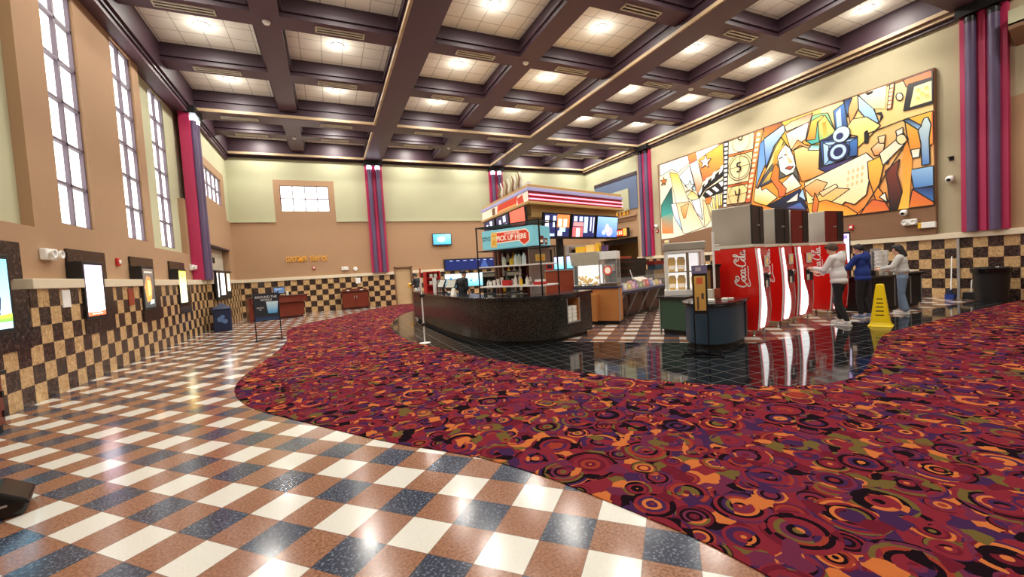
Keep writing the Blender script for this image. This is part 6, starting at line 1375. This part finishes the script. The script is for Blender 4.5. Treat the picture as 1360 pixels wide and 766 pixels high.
# ------------------------------------------------------------------ people
def voxel(b, name, m, parent, size=.016, smooth=4, sub=0):
    me = b.mesh(name); o = bpy.data.objects.new(name, me); COLL.objects.link(o)
    r = o.modifiers.new('r', 'REMESH'); r.mode = 'VOXEL'; r.voxel_size = size
    s = o.modifiers.new('s', 'SMOOTH'); s.factor = .5; s.iterations = smooth
    bpy.context.view_layer.update()
    me2 = bpy.data.meshes.new_from_object(o.evaluated_get(bpy.context.evaluated_depsgraph_get()))
    COLL.objects.unlink(o); bpy.data.objects.remove(o); me2.name = name
    me2.materials.clear(); me2.materials.append(MATS[m])
    for p in me2.polygons: p.use_smooth = True
    o = bpy.data.objects.new(name, me2); COLL.objects.link(o)
    if parent: o.parent = parent
    return o
def hand(b, w, d, palm, side, curl=.5):
    """palm plus five separate bent fingers; w wrist, d direction of the hand, palm = palm normal, side = towards the thumb"""
    w = Vector(w); d = Vector(d).normalized(); palm = Vector(palm); palm = (palm-d*palm.dot(d)).normalized(); th = d.cross(palm)*side
    c = w+d*.05
    for k in (-1, -.35, .3, .95): b.cap(w+d*.012+th*k*.022, w+d*.085+th*k*.03, .014, .012)
    for k, ln in ((-1.05, .055), (-.36, .07), (.33, .075), (1.0, .066)):
        p0 = w+d*.085+th*k*.031; d1 = (d+palm*curl*.6).normalized(); p1 = p0+d1*ln*.55; d2 = (d+palm*curl*1.8).normalized(); p2 = p1+d2*ln*.5
        b.cap(p0, p1, .0105, .0095); b.cap(p1, p2, .0095, .008)
    p0 = w+d*.03+th*.034; p1 = p0+(d*.5+th*.8+palm*.3).normalized()*.035; p2 = p1+(d+th*.25+palm*.5).normalized()*.032
    b.cap(p0, p1, .0125, .011); b.cap(p1, p2, .011, .009)
def head(b, c, fwd, up=Vector((0, 0, 1)), s=1.0):
    f = Vector(fwd).normalized(); r = f.cross(up).normalized(); u = r.cross(f).normalized(); Mr = Matrix((r, f, u)).transposed()
    P = lambda x, y, z: Vector(c)+Mr @ Vector((x*s, y*s, z*s))
    b.ball(P(0, -.012, .03), (.074*s, .094*s, .088*s), 18, 12, Mr)          # skull
    b.ball(P(0, .012, -.03), (.06*s, .074*s, .085*s), 18, 12, Mr)           # face
    b.ball(P(0, .055, -.085), (.033*s, .03*s, .025*s), 10, 8, Mr)           # chin
    b.cap(P(0, .082, .015), P(0, .102, -.022), .009*s, .013*s)              # nose
    b.ball(P(0, .072, .03), (.05*s, .014*s, .012*s), 10, 6, Mr)             # brow
    b.ball(P(0, .077, -.056), (.024*s, .012*s, .009*s), 10, 6, Mr)          # mouth
    for x in (-1, 1): b.ball(P(x*.074, -.008, -.008), (.01*s, .02*s, .03*s), 8, 8, Mr)
    return P, Mr
def face(P, Mr, t, s=1.0):
    b = mb('white')
    for x in (-1, 1): b.mat('white').ball(P(x*.03, .0715, .008), 0.0092*s, 8, 6); b.mat('eye').ball(P(x*.03, .0785, .008), .0056*s, 8, 6)
    b.build('eyes', t, smooth=True)
    b = mb('lips'); b.ball(P(0, .086, -.056), (.02*s, .006*s, .005*s), 10, 6, Mr); b.build('mouth', t, smooth=True)
def figure(name, label, loc, rz, J, top, bottoms, shoes, hair, hair_kind='short', female=False, extra=None, arm_r=(.05, .042, .03), grip=(.5, .5), flare=False, crop=False):
    """J: joints in metres, figure faces local +Y. One continuous skin body; clothes and hair are children."""
    t = thing(name, label, 'person', loc, rz)
    V = {k: Vector(v) for k, v in J.items()}
    b = mb('skin')
    hd = V['head']; P, Mr = head(b, hd, V['look'])
    b.cap(V['neck'], hd+Vector((0, -.01, -.05)), .052, .05)
    b.cap(V['chest'], V['neck'], .1, .05); b.cap(V['pelvis'], V['chest'], .11, .11)
    for s in 'lr':
        sg = -1 if s == 'l' else 1
        b.cap(V['neck']+Vector((0, 0, -.03)), V['sh'+s], .05, .055); b.cap(V['sh'+s], V['el'+s], .05, .038); b.cap(V['el'+s], V['wr'+s], .038, .026)
        b.cap(V['pelvis'], V['hip'+s], .1, .085); b.cap(V['hip'+s], V['kn'+s], .08, .052); b.cap(V['kn'+s], V['an'+s], .052, .036)
        b.cap(V['an'+s], V['an'+s]+Vector((0, .12, -.05)), .035, .03)
        d = V['wr'+s]-V['el'+s]; hand(b, V['wr'+s], V.get('hd'+s, d), V.get('pn'+s, Vector((-sg, 0, 0))), 1 if s == 'l' else -1, grip[0 if s == 'l' else 1])
    body = voxel(b, 'body', 'skin', t, .0085, 2)
    face(P, Mr, t)
    # top
    m, kind = top; b = mb(m); sw = .135 if female else .15
    ch, pe = V['chest'], V['pelvis']; hem = pe+Vector((0, 0, .12 if crop else -.02))
    b.ball((ch+hem)/2+Vector((0, 0, -.02)), (sw+.02, .125, (ch.z-hem.z)/2+.1), 20, 14); b.ball(ch+Vector((0, 0, .02)), (sw+.035, .125, .17), 20, 14)
    if kind in ('hoodie', 'knit'): b.ball(hem+Vector((0, 0, .03)), (.212 if not crop else .165, .158 if not crop else .14, .1), 24, 14); b.ball(hem+Vector((0, .01, .16 if not crop else .06)), (.195 if not crop else .155, .152 if not crop else .13, .17 if not crop else .12), 24, 14)
    else: b.cap(hem+Vector((-.06, 0, 0)), hem+Vector((.06, 0, 0)), .11, .11)
    b.cap(ch+Vector((0, 0, .1)), V['neck']+Vector((0, 0, -.015)), .1, .068)
    ax = .022 if kind in ('hoodie', 'knit') else .012
    for s in 'lr':
        b.cap(ch+Vector((0, 0, .12)), V['sh'+s], .085, .075); b.cap(V['sh'+s], V['el'+s], arm_r[0]+ax+.008, arm_r[1]+ax)
        if kind != 'tee':
            e, w = V['el'+s], V['wr'+s]; b.cap(e, e+(w-e)*.92, arm_r[1]+ax, arm_r[2]+ax)
    if kind == 'hoodie':
        for a in range(9):
            an = pi*(.1+.8*a/8)+pi; b.ball(V['neck']+Vector((cos(an)*.1, sin(an)*.1-.01, -.005)), .05, 10, 8)
        b.ball(V['neck']+Vector((0, -.13, -.06)), (.13, .075, .13), 14, 10); b.ball(V['neck']+Vector((0, -.12, .03)), (.1, .06, .07), 14, 10)
    voxel(b, {'hoodie': 'hoodie', 'knit': 'sweater', 'tee': 'shirt', 'jacket': 'jacket'}[kind], m, t, .013, 3)
    b = mb(bottoms)
    b.ball(pe+Vector((0, 0, .0)), (.15, .115, .11), 18, 12)
    for s in 'lr':
        b.cap(pe+Vector((0, 0, -.03)), V['hip'+s], .115, .1); b.cap(V['hip'+s], V['kn'+s], .097, .07)
        e = V['an'+s]+Vector((0, 0, .02)); b.cap(V['kn'+s], e, .07, .078 if flare else .052)
    voxel(b, 'trousers', bottoms, t, .013, 3)
    for s in 'lr':
        a = V['an'+s]; b = mb(shoes); b.ball(a+Vector((0, -.02, -.045)), (.046, .06, .05), 12, 10); b.ball(a+Vector((0, .085, -.06)), (.05, .11, .04), 14, 10); b.cap(a, a+Vector((0, .02, -.03)), .05, .05)
        sh = voxel(b, 'shoe', shoes, t, .009, 2); q = mb('white'); q.prism([(a.x+x*.052, a.y+y) for x, y in ((-.8, -.085), (.8, -.085), (1, .05), (.9, .15), (.4, .195), (-.4, .195), (-.9, .15), (-1, .05))], a.z-.1, a.z-.08); q.build('sole', sh)
    b = mb(hair); random.seed(hash(name) % 100+len(label))
    if hair_kind in ('short', 'curly'):
        n = 150 if hair_kind == 'curly' else 130
        for k in range(n):
            u = (k+.5)/n; th = k*2.39996; z = 1-u*1.62; rr = math.sqrt(max(0, 1-z*z)); x, y = rr*cos(th), rr*sin(th)
            if y > .42 and z < .55: continue
            if y > .12 and z < .05: continue
            if y > -.25 and z < -.3: continue
            r_ = .026 if hair_kind == 'curly' else .02
            b.ball(P(x*.079, y*.1-.016, z*.096+.03), r_*(1+.25*sin(k*7)), 6, 5)
        if hair_kind == 'curly':
            for k in range(26): a_ = k*2.4; b.ball(P(.06*cos(a_)*(.4+.6*(k%5)/4), .055+.045*sin(a_*1.3), .1+.02*sin(k*1.7)), .024, 6, 5)
    elif hair_kind == 'long':
        for k in range(90):
            u = (k+.5)/90; th = k*2.39996; z = 1-u*1.3; rr = math.sqrt(max(0, 1-z*z)); x, y = rr*cos(th), rr*sin(th)
            if y > .4 and z < .55: continue
            b.ball(P(x*.08, y*.1-.014, z*.096+.03), .026, 6, 5)
        for k in range(22):
            an = pi+.1+(pi-.2)*k/21; x, y = cos(an)*.085, sin(an)*.085
            b.cap(P(x, y-.02, 0), P(x*1.15, y*1.0-.035, -.17-.02*sin(k*2)), .028, .02)
    elif hair_kind == 'cap':
        b.ball(P(0, -.014, .045), (.084, .104, .076), 16, 10, Mr); b.ball(P(0, .1, .06), (.06, .07, .012), 12, 6, Mr)
    voxel(b, 'cap' if hair_kind == 'cap' else 'hair', hair, t, .01, 2)
    if extra: extra(t, V, P)
    return t
# white hoodie, filling a cup at the third machine (faces local +Y)
figure('person', 'person in white hoodie and black trousers reaching to a red drink machine', (10.47, 5.54, 0), R(6), dict(
    pelvis=(0, 0, .98), chest=(0, .03, 1.36), neck=(0, .07, 1.555), head=(0, .13, 1.69), look=(0, 1, -.42), shl=(-.19, .05, 1.5), elr=(.25, .16, 1.24), ell=(-.23, .18, 1.25), wrl=(-.13, .44, 1.29), wrr=(.14, .42, 1.18), shr=(.19, .05, 1.5),
    hdl=(.05, 1, .15), hdr=(-.1, 1, .1), pnl=(.6, 0, -.6), pnr=(-.5, 0, .7), hipl=(-.095, 0, .93), hipr=(.095, 0, .93), knl=(-.11, -.03, .51), knr=(.11, .1, .52), anl=(-.12, -.18, .105), anr=(.12, .04, .105)),
    ('hoodie_white', 'hoodie'), 'trousers_black', 'shoe_white', 'hair_brown', 'curly')
figure('person', 'person in blue hoodie and dark trousers at the last red drink machine', (11.78, 5.72, 0), R(2), dict(
    pelvis=(0, 0, .96), chest=(0, .02, 1.33), neck=(0, .05, 1.52), head=(0, .09, 1.655), look=(-.1, 1, -.25), shl=(-.19, .03, 1.47), ell=(-.24, .2, 1.23), wrl=(-.2, .46, 1.15), shr=(.19, .02, 1.47), elr=(.26, .0, 1.2), wrr=(.24, .08, .95),
    hdl=(.1, 1, -.1), pnl=(.6, 0, -.5), hdr=(0, .2, -1), hipl=(-.095, 0, .92), hipr=(.095, 0, .92), knl=(-.11, .03, .5), knr=(.11, .05, .5), anl=(-.12, 0, .105), anr=(.12, -.06, .105)),
    ('hoodie_blue', 'hoodie'), 'trousers_black', 'shoe_blue', 'hair_black', 'short')
figure('person', 'person in cropped white sweater and pale jeans at the black condiment counter', (13.05, 5.5, 0), R(14), dict(
    pelvis=(0, 0, .93), chest=(0, .02, 1.29), neck=(0, .05, 1.46), head=(0, .09, 1.585), look=(-.2, 1, -.35), shl=(-.165, .03, 1.4), ell=(-.24, .14, 1.18), wrl=(-.16, .36, 1.14), shr=(.165, .02, 1.4), elr=(.25, .0, 1.14), wrr=(.16, .25, 1.07),
    hdl=(.2, 1, 0), pnl=(.4, 0, -.8), hdr=(-.5, 1, 0), pnr=(-.4, 0, -.8), hipl=(-.09, 0, .89), hipr=(.09, 0, .89), knl=(-.095, .01, .49), knr=(.1, .05, .49), anl=(-.1, -.06, .105), anr=(.11, .02, .105)),
    ('knit_white', 'knit'), 'denim', 'shoe_white', 'hair_black', 'long', female=True, flare=True, crop=True)
def shirt_print(t, V, P):
    b = mb('panel_red'); b.add([(-.15+.05*cos(k*pi/6), -.128, 1.38+.06*sin(k*pi/6)) for k in range(12)], [tuple(range(12))]); b.build('print', t)
figure('person', 'worker in black shirt and dark cap behind the granite counter', (3.78, 12.42, 0), R(-72), dict(
    pelvis=(0, 0, .95), chest=(0, .02, 1.32), neck=(0, .05, 1.5), head=(0, .09, 1.635), look=(0, 1, -.2), shl=(-.19, .02, 1.45), ell=(-.26, .02, 1.18), wrl=(-.22, .2, .99), shr=(.19, .02, 1.45), elr=(.26, .0, 1.18), wrr=(.26, .16, .98),
    hipl=(-.095, 0, .91), hipr=(.095, 0, .91), knl=(-.1, .03, .5), knr=(.1, .03, .5), anl=(-.11, 0, .105), anr=(.11, 0, .105)),
    ('shirt_black', 'tee'), 'trousers_black', 'shoe_blue', 'cap_navy', 'cap', extra=shirt_print)
figure('person', 'person in black jacket near the beige door, partly hidden by white post', (4.55, 23.6, .01), R(40), dict(
    pelvis=(0, 0, .95), chest=(0, .02, 1.32), neck=(0, .05, 1.5), head=(0, .09, 1.635), look=(0, 1, -.1), shl=(-.19, .02, 1.45), ell=(-.26, .1, 1.2), wrl=(-.16, .32, 1.12), shr=(.19, .02, 1.45), elr=(.26, .08, 1.2), wrr=(.14, .3, 1.1),
    hdl=(.5, 1, 0), hdr=(-.5, 1, 0), hipl=(-.095, 0, .91), hipr=(.095, 0, .91), knl=(-.1, .03, .5), knr=(.1, .03, .5), anl=(-.11, 0, .105), anr=(.11, -.1, .105)),
    ('jacket_black', 'jacket'), 'knit_white', 'shoe_white', 'hair_black', 'short')
t = thing('popcorn_bucket', 'yellow popcorn bucket held by the person in black jacket', 'bucket', (4.24, 24.07, 1.0), 0)
mb('yellow').lathe([(.08, 0), (.12, .22)], 16).build('bucket', t, smooth='auto'); b = mb('sign_amber'); b.ball((0, 0, .22), (.11, .11, .05), 12, 6); b.build('popcorn', t)
# ------------------------------------------------------------------ lights
def lamp(kind, name, loc, energy, size=.3, rot=(0, 0, 0), col=(1, .95, .86), spot=None, sy=None):
    l = bpy.data.lights.new(name, kind); l.energy = energy; l.color = col
    if kind == 'AREA':
        l.shape = 'RECTANGLE' if sy else 'DISK'; l.size = size
        if sy: l.size_y = sy
    elif kind == 'SPOT': l.spot_size = spot; l.spot_blend = .35; l.shadow_soft_size = size
    else: l.shadow_soft_size = size
    o = bpy.data.objects.new(name, l); COLL.objects.link(o); o.location = loc; o.rotation_euler = rot
    return o
for y in (7.6, 11.15, 14.72, 18.2):
    for x in COLX: lamp('AREA', 'downlight_lamp', (x, y, ZT-.04), 98, .3)
for y in (21.5, 24.3):
    for x in COLX: lamp('AREA', 'downlight_lamp', (x, y, ZT-.04), 125, .3)
for y in (7.6, 11.15, 14.72, 18.2):
    for x in COLX: lamp('POINT', 'coffer_fill', (x, y, ZT-.3), 16, .1)  # extra lamps added under the downlights to brighten ceiling and coffers
for y in (8.2, 11.2, 14.2, 17.2):  # spots without fixtures, added to brighten the mural
    o = lamp('SPOT', 'mural_fill_spot', (14.3, y, 8.35), 280, .1, spot=R(85)); o.rotation_euler = (Vector((17.4, y, 5.0))-Vector(o.location)).to_track_quat('-Z', 'Y').to_euler()
for y in (-4.5, -1, 3.2):
    for x in COLX: lamp('AREA', 'downlight_lamp', (x, y, ZT-.04), 78, .5)
w = bpy.data.worlds.new('world'); SC.world = w; w.use_nodes = True
w.node_tree.nodes['Background'].inputs[0].default_value = (.9, .95, 1, 1); w.node_tree.nodes['Background'].inputs[1].default_value = .5
# ------------------------------------------------------------------ camera
cam = bpy.data.cameras.new('camera'); co = bpy.data.objects.new('camera', cam); COLL.objects.link(co)
Mx = Matrix(((.912428, .072817, -.402706, 0), (-.404838, .016718, -.914236, 0), (-.05984, .997205, .044734, 1.675), (0, 0, 0, 1)))
co.matrix_world = Mx; cam.sensor_width = 36; cam.sensor_fit = 'HORIZONTAL'; cam.lens = 14.5625; cam.clip_start = .02; cam.clip_end = 200
SC.camera = co
SC.view_settings.view_transform = 'Standard'; SC.view_settings.look = 'None'; SC.view_settings.exposure = 0.0
SC.cycles.use_denoising = True; SC.cycles.max_bounces = 8; SC.cycles.diffuse_bounces = 5; SC.cycles.sample_clamp_indirect = 6
